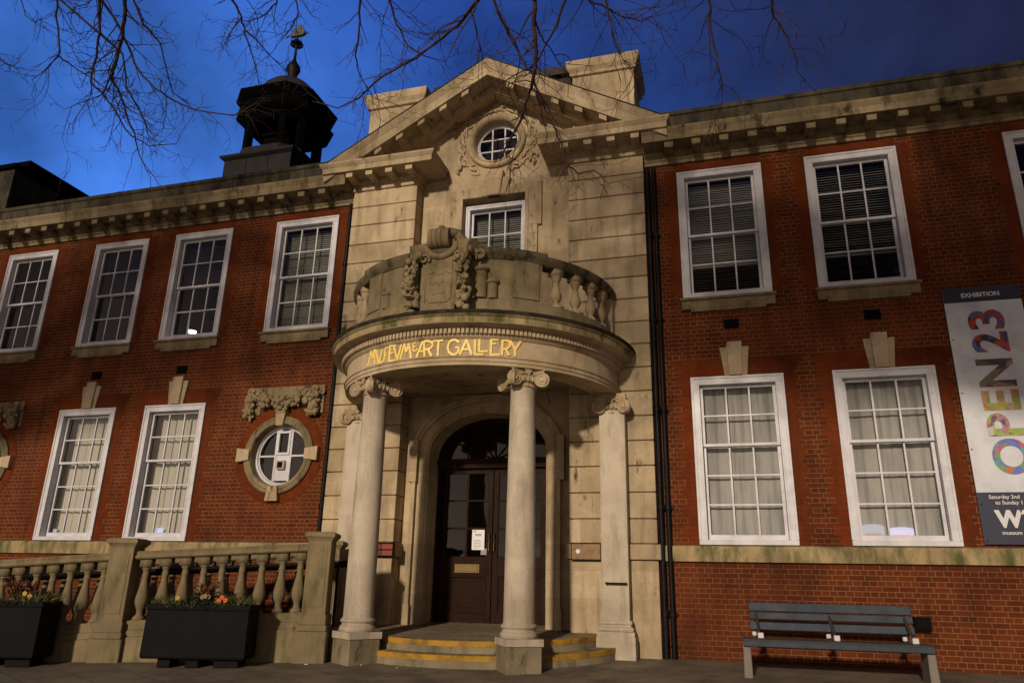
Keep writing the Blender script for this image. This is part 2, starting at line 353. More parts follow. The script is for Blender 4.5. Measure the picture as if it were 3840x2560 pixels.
# ------------------------------------------------------------------ mesh helpers
COLL = sc.collection
class MB:
    def __init__(s): s.bm = bmesh.new()
    def face(s, vs):
        try: return s.bm.faces.new(vs)
        except ValueError: return None
    def box(s, x0, x1, y0, y1, z0, z1, M=None):
        c = [(x0, y0, z0), (x1, y0, z0), (x1, y1, z0), (x0, y1, z0), (x0, y0, z1), (x1, y0, z1), (x1, y1, z1), (x0, y1, z1)]
        if M is not None: c = [M @ Vector(p) for p in c]
        v = [s.bm.verts.new(p) for p in c]
        for f in ((0, 1, 5, 4), (1, 2, 6, 5), (2, 3, 7, 6), (3, 0, 4, 7), (4, 5, 6, 7), (3, 2, 1, 0)):
            s.bm.faces.new([v[i] for i in f])
        return s
    def frustum(s, b, t, z0, z1, cx=0, cy=0, M=None):
        bx, by = b; tx, ty = t
        c = [(cx - bx, cy - by, z0), (cx + bx, cy - by, z0), (cx + bx, cy + by, z0), (cx - bx, cy + by, z0),
             (cx - tx, cy - ty, z1), (cx + tx, cy - ty, z1), (cx + tx, cy + ty, z1), (cx - tx, cy + ty, z1)]
        if M is not None: c = [M @ Vector(p) for p in c]
        v = [s.bm.verts.new(p) for p in c]
        for f in ((0, 1, 5, 4), (1, 2, 6, 5), (2, 3, 7, 6), (3, 0, 4, 7), (4, 5, 6, 7), (3, 2, 1, 0)):
            s.bm.faces.new([v[i] for i in f])
        return s
    def prism(s, poly, y0, y1, M=None):
        """poly of (x, z), extruded along y"""
        f = lambda p: (M @ Vector(p)) if M is not None else p
        a = [s.bm.verts.new(f((x, y0, z))) for x, z in poly]
        b = [s.bm.verts.new(f((x, y1, z))) for x, z in poly]
        n = len(poly)
        s.face(a); s.face(b[::-1])
        for i in range(n): s.face([a[i], b[i], b[(i + 1) % n], a[(i + 1) % n]])
        return s
    def hprism(s, poly, z0, z1, M=None):
        f = lambda p: (M @ Vector(p)) if M is not None else p
        a = [s.bm.verts.new(f((x, y, z0))) for x, y in poly]
        b = [s.bm.verts.new(f((x, y, z1))) for x, y in poly]
        n = len(poly)
        s.face(a[::-1]); s.face(b)
        for i in range(n): s.face([a[i], a[(i + 1) % n], b[(i + 1) % n], b[i]])
        return s
    def lathe(s, prof, cx=0, cy=0, seg=24, M=None):
        f = lambda p: (M @ Vector(p)) if M is not None else p
        rings = []
        for r, z in prof:
            if r < 1e-5: rings.append([s.bm.verts.new(f((cx, cy, z)))])
            else: rings.append([s.bm.verts.new(f((cx + r * math.cos(2 * PI * i / seg), cy + r * math.sin(2 * PI * i / seg), z))) for i in range(seg)])
        for A, B in zip(rings, rings[1:]):
            for i in range(seg):
                j = (i + 1) % seg
                if len(A) == 1 and len(B) == 1: continue
                if len(A) == 1: s.face([A[0], B[j], B[i]])
                elif len(B) == 1: s.face([A[i], A[j], B[0]])
                else: s.face([A[i], A[j], B[j], B[i]])
        if len(rings[0]) > 1: s.face(rings[0][::-1])
        if len(rings[-1]) > 1: s.face(rings[-1])
        return s
    def sweep(s, prof, path, closed=False, M=None):
        """prof: closed polygon of (outward offset, z); path in plan (x, y); outward is to the right of travel"""
        f = lambda p: (M @ Vector(p)) if M is not None else p
        n = len(path); rings = []
        for i in range(n):
            p = Vector(path[i])
            d0 = (p - Vector(path[i - 1])) if (i > 0 or closed) else None
            d1 = (Vector(path[(i + 1) % n]) - p) if (i < n - 1 or closed) else None
            ns = [Vector((d.y, -d.x)).normalized() for d in (d0, d1) if d is not None]
            if len(ns) == 2:
                b = ns[0] + ns[1]; b = b / b.length_squared * 2
            else: b = ns[0]
            rings.append([s.bm.verts.new(f((p.x + b.x * o, p.y + b.y * o, z))) for o, z in prof])
        m = len(prof)
        for i in range(n if closed else n - 1):
            A, B = rings[i], rings[(i + 1) % n]
            for j in range(m):
                s.face([A[j], B[j], B[(j + 1) % m], A[(j + 1) % m]])
        if not closed:
            s.face(rings[0]); s.face(rings[-1][::-1])
        return s
    def rake(s, prof, pts):
        """prof: closed polygon of (y, dz); pts: (x, z) from left to right"""
        rings = [[s.bm.verts.new((x, y, z + dz)) for y, dz in prof] for x, z in pts]
        m = len(prof)
        for A, B in zip(rings, rings[1:]):
            for j in range(m): s.face([A[j], B[j], B[(j + 1) % m], A[(j + 1) % m]])
        s.face(rings[0]); s.face(rings[-1][::-1])
        return s
    def tube(s, pts, rad, seg=6):
        pts = [Vector(p) for p in pts]
        if not isinstance(rad, (list, tuple)): rad = [rad] * len(pts)
        rings = []; up = Vector((0.13, 0.21, 0.97)).normalized()
        for i, p in enumerate(pts):
            d = pts[min(i + 1, len(pts) - 1)] - pts[max(i - 1, 0)]
            if d.length < 1e-9: d = Vector((0, 0, 1))
            d.normalize()
            a = d.cross(up)
            if a.length < 1e-3: a = d.cross(Vector((1, 0, 0)))
            a.normalize(); b = d.cross(a)
            rings.append([s.bm.verts.new(p + (a * math.cos(2 * PI * k / seg) + b * math.sin(2 * PI * k / seg)) * rad[i]) for k in range(seg)])
        for A, B in zip(rings, rings[1:]):
            for k in range(seg): s.face([A[k], A[(k + 1) % seg], B[(k + 1) % seg], B[k]])
        s.face(rings[0][::-1]); s.face(rings[-1])
        return s
    def ball(s, c, r, M=None, sub=1):
        if not isinstance(r, (tuple, list)): r = (r, r, r)
        T = Matrix.Translation(c) @ (M.to_4x4() if M is not None else Matrix.Identity(4)) @ Matrix.Diagonal((*r, 1))
        bmesh.ops.create_icosphere(s.bm, subdivisions=sub, radius=1.0, matrix=T)
        return s
    def torus(s, c, Rr, r, M=None, seg=20, sg=8):
        rings = []
        for i in range(seg):
            a = 2 * PI * i / seg; ring = []
            for j in range(sg):
                b = 2 * PI * j / sg
                p = Vector(((Rr + r * math.cos(b)) * math.cos(a), (Rr + r * math.cos(b)) * math.sin(a), r * math.sin(b)))
                if M is not None: p = M @ p
                ring.append(s.bm.verts.new(p + Vector(c)))
            rings.append(ring)
        for i in range(seg):
            A, B = rings[i], rings[(i + 1) % seg]
            for j in range(sg): s.face([A[j], B[j], B[(j + 1) % sg], A[(j + 1) % sg]])
        return s
    def leaf(s, p, d, ln, w, bend=0.2):
        d = Vector(d).normalized(); a = d.cross(Vector((random.uniform(-1, 1), random.uniform(-1, 1), random.uniform(-1, 1))))
        if a.length < 1e-3: return s
        a.normalize(); n = d.cross(a); p = Vector(p)
        m = p + d * ln * 0.5 + n * bend * ln * 0.3
        v = [s.bm.verts.new(q) for q in (p, m + a * w, p + d * ln - n * bend * ln * 0.2, m - a * w)]
        s.face(v)
        return s
    def cut(s, co, no):
        bmesh.ops.bisect_plane(s.bm, geom=s.bm.verts[:] + s.bm.edges[:] + s.bm.faces[:], plane_co=co, plane_no=no, clear_outer=True)
        return s
    def mesh(s, name, mat, smooth=False):
        bmesh.ops.recalc_face_normals(s.bm, faces=s.bm.faces[:])
        me = bpy.data.meshes.new(name)
        if smooth:
            for f in s.bm.faces: f.smooth = True
        s.bm.to_mesh(me); s.bm.free()
        if mat is not None: me.materials.append(mat)
        return me
    def build(s, name, mat, parent=None, smooth=False, bevel=0.0, loc=None, label=None):
        o = bpy.data.objects.new(name, s.mesh(name, mat, smooth))
        COLL.objects.link(o)
        if parent is not None: o.parent = parent
        if loc is not None: o.location = loc
        if label: o['label'] = label
        if smooth:
            es = o.modifiers.new('edges', 'EDGE_SPLIT'); es.split_angle = R(35)
        if bevel:
            b = o.modifiers.new('bevel', 'BEVEL'); b.width = bevel; b.segments = 1; b.limit_method = 'ANGLE'; b.angle_limit = R(40)
        return o
def empty(name, loc=(0, 0, 0), rz=0.0, parent=None, label=None, cat=None, group=None):
    o = bpy.data.objects.new(name, None); COLL.objects.link(o)
    o.location = loc; o.rotation_euler = (0, 0, rz); o.empty_display_size = 0.2
    if parent is not None: o.parent = parent
    return tag(o, label, cat, group)
def tag(o, label=None, cat=None, group=None, kind=None):
    if label: o['label'] = label
    if cat: o['category'] = cat
    if group: o['group'] = group
    if kind: o['kind'] = kind
    return o
def copy_tree(o, parent=None):
    c = o.copy(); COLL.objects.link(c)
    c.parent = parent
    for ch in list(o.children):
        copy_tree(ch, c)
    return c
def arc(cx, cy, r, a0, a1, n):
    return [(cx + r * math.sin(R(a0 + (a1 - a0) * i / n)), cy - r * math.cos(R(a0 + (a1 - a0) * i / n))) for i in range(n + 1)]
def text(body, size, mat, M, name, parent=None, ext=0.0015, align='CENTER', bold=0.0, spacing=1.0):
    cu = bpy.data.curves.new(name, 'FONT')
    cu.body = body; cu.size = size; cu.extrude = ext; cu.align_x = align; cu.offset = bold; cu.space_character = spacing
    o = bpy.data.objects.new(name, cu); COLL.objects.link(o)
    bpy.context.view_layer.update()
    me = bpy.data.meshes.new_from_object(o.evaluated_get(bpy.context.evaluated_depsgraph_get()))
    bpy.data.objects.remove(o)
    me.transform(M); me.materials.clear(); me.materials.append(mat)
    q = bpy.data.objects.new(name, me); COLL.objects.link(q)
    if parent is not None: q.parent = parent
    return q
def gz(y): return 0.05 * (y + 2.0)          # the pavement falls gently to the street

# a wall with openings: rects (x0,x1,z0,z1) and circles (cx,cz,r)
def wall(mb, x0, x1, z0, z1, yf, yb, rects=(), circs=(), step=None):
    holes = list(rects) + [(cx - r * 1.12, cx + r * 1.12, cz - r * 1.12, cz + r * 1.12) for cx, cz, r in circs]
    xs = sorted({x0, x1, *[h[0] for h in holes], *[h[1] for h in holes]})
    zs = sorted({z0, z1, *[h[2] for h in holes], *[h[3] for h in holes]})
    inside = lambda x, z: any(h[0] < x < h[1] and h[2] < z < h[3] for h in holes)
    for y in (yf, yb):
        for a, b in zip(xs, xs[1:]):
            for c, d in zip(zs, zs[1:]):
                if not inside((a + b) / 2, (c + d) / 2):
                    mb.face([mb.bm.verts.new(p) for p in ((a, y, c), (b, y, c), (b, y, d), (a, y, d))])
        for cx, cz, r in circs:
            h = r * 1.12; N = 48; cir = []; sq = []
            for i in range(N):
                a = 2 * PI * i / N; c, s_ = math.cos(a), math.sin(a); k = h / max(abs(c), abs(s_))
                cir.append(mb.bm.verts.new((cx + r * c, y, cz + r * s_))); sq.append(mb.bm.verts.new((cx + k * c, y, cz + k * s_)))
            for i in range(N):
                j = (i + 1) % N
                mb.face([cir[i], cir[j], sq[j], sq[i]])
    for a, b, c, d in rects:
        for p in (((a, c), (b, c)), ((b, c), (b, d)), ((b, d), (a, d)), ((a, d), (a, c))):
            (u0, w0), (u1, w1) = p
            mb.face([mb.bm.verts.new(q) for q in ((u0, yf, w0), (u1, yf, w1), (u1, yb, w1), (u0, yb, w0))])
    for cx, cz, r in circs:
        N = 48
        for i in range(N):
            a, b = 2 * PI * i / N, 2 * PI * (i + 1) / N
            mb.face([mb.bm.verts.new(q) for q in ((cx + r * math.cos(a), yf, cz + r * math.sin(a)), (cx + r * math.cos(b), yf, cz + r * math.sin(b)),
                                                  (cx + r * math.cos(b), yb, cz + r * math.sin(b)), (cx + r * math.cos(a), yb, cz + r * math.sin(a)))])
    for (ax, az), (bx, bz) in (((x0, z0), (x1, z0)), ((x1, z0), (x1, z1)), ((x1, z1), (x0, z1)), ((x0, z1), (x0, z0))):
        mb.face([mb.bm.verts.new(q) for q in ((ax, yf, az), (bx, yf, bz), (bx, yb, bz), (ax, yb, az))])
    return mb
def ring_xz(mb, cx, cz, prof, n=48, a0=0, a1=360, sx=1.0, sz=1.0):
    """sweep a closed (r, y) profile round a circle that stands in the xz plane"""
    full = abs(a1 - a0 - 360) < 1e-6
    m = n if full else n + 1; rings = []
    for i in range(m):
        a = R(a0 + (a1 - a0) * i / n)
        rings.append([mb.bm.verts.new((cx + sx * r * math.cos(a), y, cz + sz * r * math.sin(a))) for r, y in prof])
    k = len(prof)
    for i in range(n):
        A, B = rings[i], rings[(i + 1) % m]
        for j in range(k): mb.face([A[j], B[j], B[(j + 1) % k], A[(j + 1) % k]])
    if not full: mb.face(rings[0]); mb.face(rings[-1][::-1])
    return mb

# ================================================================== ground
bm_ = MB()
v = [bm_.bm.verts.new(p) for p in ((-90, -60, gz(-60)), (90, -60, gz(-60)), (90, 0.6, gz(0.6)), (-90, 0.6, gz(0.6)))]
bm_.face(v)
pv = bm_.build('pavement', PAVE); tag(pv, 'brown slabbed pavement in front of the museum', 'pavement', kind='structure')

# ================================================================== museum building
PC = 0.035                                  # axis of the stone pavilion
BLD = empty('museum_building', (0, 0, 0), label='red brick museum and art gallery with stone pavilion, round columned porch and white sash windows', cat='building')

ARZ = 8.60
UW, UH, UZ = 1.47, 2.49, 5.885
LW_, LH, LZ = 1.468, 2.70, 1.768
UPX = [-12.11, -9.54, -7.335, -4.765, 3.615, 5.81, 8.885]
LOX = [-9.575, -7.36, 3.66, 5.868]
OV = [(-4.08, 3.375), (-11.46, 3.375)]
eps = 0.012
def rects_for(lo, hi):
    r = [(x + eps, x + UW - eps, UZ + eps, UZ + UH - eps) for x in UPX if lo < x < hi]
    r += [(x + eps, x + LW_ - eps, LZ + eps, LZ + LH - eps) for x in LOX if lo < x < hi]
    return r
wl = MB(); wall(wl, -15.5, -2.90, -0.15, ARZ, 0, 0.30, rects_for(-16, -2), [(cx, cz, 0.60) for cx, cz in OV])
wl.build('brick_wall', BRICK, BLD)
wr = MB(); wall(wr, 2.97, 13.5, -0.15, ARZ, 0, 0.30, rects_for(2, 20))
wr.build('brick_wall', BRICK, BLD)
# rooms behind the windows
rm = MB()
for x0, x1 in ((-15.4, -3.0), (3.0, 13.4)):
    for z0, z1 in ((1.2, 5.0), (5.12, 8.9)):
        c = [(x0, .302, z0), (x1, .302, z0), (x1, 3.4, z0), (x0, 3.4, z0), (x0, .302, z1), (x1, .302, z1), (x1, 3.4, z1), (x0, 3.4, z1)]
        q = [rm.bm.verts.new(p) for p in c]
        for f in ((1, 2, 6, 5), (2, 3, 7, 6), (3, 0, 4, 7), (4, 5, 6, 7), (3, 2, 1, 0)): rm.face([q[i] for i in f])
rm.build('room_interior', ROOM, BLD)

# string course
STR = [(0.0, 1.515), (0.07, 1.515), (0.075, 1.70), (0.06, 1.745), (0.0, 1.762)]
for a, b in ((-15.5, -2.985), (3.01, 13.5)):
    m = MB(); m.sweep(STR, [(a, 0), (b, 0)]); m.build('string_course', S_MOSS, BLD)

# wing cornices with modillions
CORN = [(0.0, 8.575), (0.05, 8.575), (0.055, 8.63), (0.085, 8.65), (0.085, 8.70), (0.13, 8.735), (0.13, 8.805),
        (0.50, 8.805), (0.505, 8.93), (0.52, 8.955), (0.55, 9.01), (0.555, 9.045), (0.10, 9.13), (0.0, 9.13)]
mod = MB(); mod.frustum((0.076, 0.16), (0.080, 0.165), 8.69, 8.802, 0, -0.285)
mod_me = mod.mesh('modillion', S_CORN)
def modillions(parent, xs, me, z=0, y=0):
    for x in xs:
        o = bpy.data.objects.new('modillion', me); COLL.objects.link(o); o.parent = parent; o.location = (x, y, z)
for a, b, sgn in ((-15.5, -2.97, 0), (3.045, 13.5, 1)):
    m = MB(); m.sweep(CORN, [(a, 0), (b, 0)])
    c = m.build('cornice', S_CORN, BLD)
    n = int((b - a) / 0.482)
    modillions(c, [(b - 0.55 - 0.482 * i) if sgn == 0 else (a + 0.475 + 0.482 * i) for i in range(n)], mod_me)
    m = MB()
    m.sweep([(-0.25, 9.12), (0.06, 9.12), (0.06, 9.58), (0.09, 9.60), (0.09, 9.68), (-0.25, 9.72)], [(a, 0), (b, 0)])
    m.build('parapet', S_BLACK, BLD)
    # roof behind the parapet
    m = MB(); m.sweep([(-0.3, 9.2), (-0.3, 9.45), (-4.0, 11.0), (-8.0, 9.45), (-8.0, 9.2)], [(a, 0), (b, 0)])
    m.build('roof', SLATE, BLD)

# sash windows ------------------------------------------------------
def window_parts(w, h, up, lo, parent, keystone=False, sill=True, arch=None, casing=0.125, rub=True):
    cw = casing
    f = MB()
    for x0, x1, z0, z1 in ((0, cw, 0.075, h - cw), (w - cw, w, 0.075, h - cw), (0, w, h - cw, h)):
        f.box(x0, x1, -0.030, 0.21, z0, z1)
    f.box(0, w, -0.05, 0.21, 0.0, 0.075)                        # bottom board
    for x0, x1, z0, z1 in ((0.0, 0.032, 0.078, h - 0.034), (w - 0.032, w, 0.078, h - 0.034), (0.0, w, h - 0.034, h)):
        f.box(x0 - 0.003, x1 + 0.003, -0.046, -0.029, z0, z1 + 0.003)   # outer bead
    for x0, x1, z0, z1 in ((cw - 0.022, cw + 0.008, 0.076, h - cw - 0.009), (w - cw - 0.008, w - cw + 0.022, 0.076, h - cw - 0.009), (cw - 0.022, w - cw + 0.022, h - cw - 0.008, h - cw + 0.022)):
        f.box(x0, x1, -0.038, 0.05, z0, z1)                     # inner bead
    f.build('frame', PAINT, parent, bevel=0.004)
    s = MB(); g = MB()
    ix0, ix1 = cw + 0.008, w - cw - 0.008
    iz0, iz1 = 0.075, h - cw - 0.008
    zm = iz0 + 0.09 + (iz1 - iz0 - 0.14) * lo / (up + lo)
    def sash(z0, z1, y, rows, br, tr, off=0.0):
        y0, y1 = y, y + 0.042
        st = 0.048
        s.box(ix0, ix0 + st, y0, y1, z0 + br, z1 - tr); s.box(ix1 - st, ix1, y0, y1, z0 + br, z1 - tr)
        s.box(ix0, ix1, y0 - 0.001, y1 + 0.001, z0, z0 + br); s.box(ix0, ix1, y0 - 0.001, y1 + 0.001, z1 - tr, z1)
        gx0, gx1, gz0, gz1 = ix0 + st, ix1 - st, z0 + br, z1 - tr
        for i in (1, 2):
            x = gx0 + (gx1 - gx0) * i / 3; s.box(x - 0.013, x + 0.013, y0 + 0.004, y1 - 0.004, gz0, gz1)
        for i in range(1, rows):
            z = gz0 + (gz1 - gz0) * i / rows; s.box(gx0, gx1, y0 + 0.006, y1 - 0.006, z - 0.012, z + 0.012)
        g.face([g.bm.verts.new(p) for p in ((gx0, y + 0.022, gz0), (gx1, y + 0.022, gz0), (gx1, y + 0.022, gz1), (gx0, y + 0.022, gz1))])
    sash(zm - 0.022, iz1, 0.075, up, 0.044, 0.045)
    sash(iz0, zm + 0.022, 0.125, lo, 0.085, 0.044)
    s.build('sash', PAINT, parent)
    g.build('pane', GLASS, parent)
    if sill:
        m = MB()
        m.sweep([(0.0, -0.055), (0.115, -0.055), (0.125, -0.015), (0.09, -0.002), (0.0, -0.001)], [(-0.055, 0), (w + 0.055, 0)])
        m.box(-0.035, w + 0.035, -0.075, 0.02, -0.21, -0.054)
        m.box(0.12, w - 0.12, -0.072, 0.02, -0.255, -0.209)
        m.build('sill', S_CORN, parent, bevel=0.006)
    if keystone:
        m = MB()
        c = w / 2; b = h + 0.006
        m.prism([(c - 0.105, b), (c + 0.105, b), (c + 0.125, b + 0.575), (c - 0.125, b + 0.575)], -0.085, 0.02)
        m.prism([(c - 0.18, b), (c - 0.104, b), (c - 0.122, b + 0.49), (c - 0.235, b + 0.49)], -0.045, 0.02)
        m.prism([(c + 0.104, b), (c + 0.18, b), (c + 0.235, b + 0.49), (c + 0.122, b + 0.49)], -0.045, 0.02)
        m.build('keystone', S_PORCH, parent, bevel=0.005)
    if rub:
        m = MB(); top = arch
        y0 = -0.004
        nrow = int((h + (0.0 if keystone else top - h)) / 0.15)
        for i in range(nrow):
            e = 0.235 if i % 2 else 0.165
            z0, z1 = i * 0.15, (i + 1) * 0.15
            if z1 > h and not keystone: e = 0.235
            m.box(-e, -0.002, y0, 0.02, z0, z1); m.box(w + 0.002, w + e, y0, 0.02, z0, z1)
        if keystone:
            m.prism([(-0.17, h + 0.003), (w + 0.17, h + 0.003), (w + 0.33, top), (-0.33, top)], y0 - 0.003, 0.02)
        else:
            m.box(-0.002, w + 0.002, y0, 0.02, h + 0.002, top)
        m.build('brick_surround', RUBBED, parent)

def ven_blind(w, h, z0, z1, mat, parent, tilt=52, pitch=0.048, cw=0.125, y=0.27):
    m = MB(); z = z0; t = R(tilt); d = 0.028
    while z < z1:
        jz = random.uniform(-0.003, 0.003); jt = t + R(random.uniform(-4, 4))
        a = (d * math.cos(jt), d * math.sin(jt))
        m.face([m.bm.verts.new(p) for p in ((cw - 0.01, y - a[0], z - a[1] + jz), (w - cw + 0.01, y - a[0], z - a[1] + jz), (w - cw + 0.01, y + a[0], z + a[1] + jz), (cw - 0.01, y + a[0], z + a[1] + jz))])
        z += pitch
    m.box(cw, w - cw, y - 0.02, y + 0.02, z0 - 0.06, z0 - 0.03)
    return m.build('blind', mat, parent)
def strip_blind(w, h, mat, parent, ang=28, pw=0.115, gap=0.012, cw=0.125, y=0.30, jit=6):
    m = MB(); x = cw - 0.05
    while x < w - cw + 0.03:
        a = R(ang + random.uniform(-jit, jit)); dx, dy = pw / 2 * math.cos(a), pw / 2 * math.sin(a)
        c = x + pw / 2
        m.face([m.bm.verts.new(p) for p in ((c - dx, y - dy, 0.08), (c + dx, y + dy, 0.08), (c + dx, y + dy, h - 0.06), (c - dx, y - dy, h - 0.06))])
        x += pw * math.cos(R(ang)) * 0.98 + gap
    return m.build('blind', mat, parent)

up0 = empty('sash_window', (UPX[0], 0, UZ), parent=BLD); window_parts(UW, UH, 2, 2, up0, arch=ARZ - UZ - 0.03)
ups = [up0]
for x in UPX[1:]:
    c = copy_tree(up0, BLD); c.location = (x, 0, UZ); ups.append(c)
lo0 = empty('sash_window', (LOX[0], 0, LZ), parent=BLD); window_parts(LW_, LH, 2, 3, lo0, keystone=True, sill=False, arch=LH + 0.315)
los = [lo0]
for x in LOX[1:]:
    c = copy_tree(lo0, BLD); c.location = (x, 0, LZ); los.append(c)
ven_blind(UW, UH, 1.35, UH - 0.2, BLIND_DK, ups[2], 50)
ven_blind(UW, UH, 0.15, UH - 0.15, BLIND, ups[3], 58)
ven_blind(UW, UH, 0.72, UH - 0.15, BLIND, ups[4], 58)
ven_blind(UW, UH, 0.15, 0.66, BLIND_DK, ups[4], 40)
ven_blind(UW, UH, 0.72, UH - 0.15, BLIND, ups[5], 38)
ven_blind(UW, UH, 0.15, 0.66, BLIND_DK, ups[5], 30)
ven_blind(UW, UH, 0.9, UH - 0.15, BLIND_DK, ups[6], 30)
strip_blind(LW_, LH, CURTAIN, los[0], 20, pw=0.13, gap=0.05)
strip_blind(LW_, LH, CURTAIN, los[1], 22, pw=0.13, gap=0.045)
def sheet(w, h, mat, parent, y, seed, amp=0.005, cw=0.10):
    rd = random.Random(seed); m = MB(); n = 60; ph = [rd.uniform(0, 6) for _ in range(4)]
    xs_ = [cw + (w - 2 * cw) * i / n for i in range(n + 1)]
    ys_ = [y + amp * (math.sin(x * 17 + ph[0]) + 0.6 * math.sin(x * 41 + ph[1])) for x in xs_]
    a = [m.bm.verts.new((x, q, 0.05)) for x, q in zip(xs_, ys_)]; b = [m.bm.verts.new((x, q, h - 0.04)) for x, q in zip(xs_, ys_)]
    for i in range(n): m.face([a[i], a[i + 1], b[i + 1], b[i]])
    return m.build('blind', mat, parent, smooth=True)
sheet(LW_, LH, SHEET, los[2], 0.29, 4); sheet(LW_, LH, SHEET, los[3], 0.29, 9)
sheet(LW_, LH, SHEET_DK, los[0], 0.40, 5); sheet(LW_, LH, SHEET_DK, los[1], 0.40, 6)  # mid-grey sheets added to stand in for soft shade in the gaps

# round windows of the left wing -------------------------------------
def round_window(cx, cz):
    p = empty('round_window', (cx, 0, cz), parent=BLD)
    m = MB()
    ring_xz(m, 0, 0, [(0.745, 0.02), (0.745, -0.05), (0.715, -0.075), (0.685, -0.06), (0.655, -0.085), (0.60, -0.07), (0.585, -0.04), (0.585, 0.13), (0.62, 0.13)], 64)
    m.build('surround', S_CORN, p, smooth=True)
    m = MB()
    ring_xz(m, 0, 0, [(0.93, 0.02), (0.93, -0.008), (0.745, -0.008), (0.745, 0.02)], 64)
    m.build('brick_surround', RUBBED, p)
    for k in range(4):
        m = MB(); a = k * PI / 2
        T = Matrix.Rotation(-a, 4, 'Y')
        if k == 0: m.prism([(-0.075, 0.55), (0.075, 0.55), (0.115, 0.875), (-0.115, 0.875)], -0.125, 0.02, T)
        else: m.prism([(-0.10, 0.60), (0.10, 0.60), (0.135, 0.875), (-0.135, 0.875)], -0.115, 0.02, T)
        m.build('keystone', S_PORCH, p, bevel=0.006)
    m = MB()
    ring_xz(m, 0, 0, [(0.60, 0.24), (0.60, 0.10), (0.545, 0.10), (0.535, 0.13), (0.515, 0.14), (0.515, 0.20), (0.535, 0.24)], 64)
    for a, b, c, d in ((-0.52, 0.52, -0.018, 0.018), ):
        m.box(a, b, 0.13, 0.18, c, d)
    for x in (-0.165, 0.165): m.box(x - 0.02, x + 0.02, 0.125, 0.185, -0.49, 0.49)
    # opening casement in the middle
    m.box(-0.145, 0.145, 0.105, 0.16, 0.44, 0.495); m.box(-0.145, 0.145, 0.105, 0.16, 0.02, 0.065)
    m.box(-0.145, -0.10, 0.105, 0.16, 0.065, 0.44); m.box(0.10, 0.145, 0.105, 0.16, 0.065, 0.44)
    m.build('frame', PAINT, p, bevel=0.003)
    m = MB(); m.box(-0.145, 0.145, 0.135, 0.165, -0.47, -0.018); m.build('board', PAINT, p)
    m = MB()
    m.box(-0.085, 0.085, 0.06, 0.136, -0.26, -0.09); m.build('extractor_vent', S_COL, p, bevel=0.01)
    m = MB(); m.box(-0.055, 0.055, 0.055, 0.062, -0.235, -0.12); m.build('grille', VENT, p)
    m = MB(); ring_xz(m, 0, 0, [(0.0, 0.15), (0.53, 0.15), (0.53, 0.153), (0.0, 0.153)], 48); m.build('pane', GLASS, p)
    return p
rw = round_window(*OV[0])
c = copy_tree(rw, BLD); c.location = (OV[1][0], 0, OV[1][1])

# carved festoon panels over the round windows -----------------------
def fruit(m, pts, n, rr, spread, flat=0.7, seed=1, wrap=0.0):
    rd = random.Random(seed); P = [Vector(p) for p in pts]
    for i in range(n):
        t = rd.random() * (len(P) - 1); k = min(int(t), len(P) - 2); p = P[k].lerp(P[k + 1], t - k)
        o = Vector((rd.uniform(-1, 1) * spread, -abs(rd.gauss(0, 0.6)) * spread * flat, rd.uniform(-1, 1) * spread))
        r = rr * rd.uniform(0.55, 1.25)
        if rd.random() < 0.3:
            T = Matrix.Rotation(rd.uniform(0, 3), 3, 'Y') @ Matrix.Rotation(rd.uniform(-.6, .6), 3, 'X')
            m.ball(p + o, (r * 1.7, r * 0.55, r * 0.6), T)
        else:
            m.ball(p + o, (r, r * 0.9, r * rd.uniform(0.85, 1.3)), None, 2 if r > 0.045 else 1)
def scroll(m, c, r, th, M, turns=2.2):
    pts = []; rad = []
    for i in range(int(14 * turns) + 1):
        a = 2 * PI * i / 14; q = r * (1 - 0.78 * i / (14 * turns))
        pts.append(Vector(c) + (M @ Vector((q * math.cos(a), 0, q * math.sin(a))))); rad.append(th * (1 - 0.45 * i / (14 * turns)))
    m.tube(pts, rad, 6)
def festoon(cx):
    p = empty('festoon_panel', (cx, 0, 4.14), parent=BLD)
    m = MB(); m.box(-0.83, 0.86, -0.035, 0.02, 0.17, 0.57); m.box(-0.80, -0.52, -0.03, 0.02, 0.02, 0.18); m.box(0.55, 0.86, -0.03, 0.02, 0.02, 0.18)
    m.build('slab', S_CORN, p, bevel=0.006)
    m = MB()
    cat = [(-0.66 + 1.34 * i / 10, -0.08, 0.40 - 0.17 * (1 - ((i - 5) / 5) ** 2)) for i in range(11)]
    fruit(m, cat, 130, 0.055, 0.095, 0.9, 3)
    for sx in (-0.72, 0.70):
        fruit(m, [(sx, -0.06, 0.36), (sx - 0.01, -0.07, 0.02)], 46, 0.055, 0.075, 0.9, 5 if sx < 0 else 6)
        scroll(m, (sx - 0.03, -0.07, 0.48), 0.075, 0.028, Matrix.Identity(3))
        scroll(m, (sx + 0.12, -0.06, 0.44), 0.06, 0.026, Matrix.Rotation(2, 3, 'Y'))
        m.tube([(sx - 0.05, -0.05, 0.42), (sx - 0.12, -0.07, 0.28), (sx - 0.05, -0.08, 0.15)], [0.03, 0.035, 0.015])
    m.build('swag', S_CARV, p, smooth=True)
    m = MB()
    fruit(m, [(-0.05, -0.13, 0.16), (0.05, -0.13, 0.16)], 12, 0.05, 0.05, 0.8, 9)
    m.frustum((0.085, 0.05), (0.12, 0.06), 0.03, 0.12, 0, -0.09)
    m.build('rosette', S_CARV, p, smooth=True)
    return p
fs = festoon(OV[0][0])
c = copy_tree(fs, BLD); c.location = (OV[1][0], 0, 4.14)

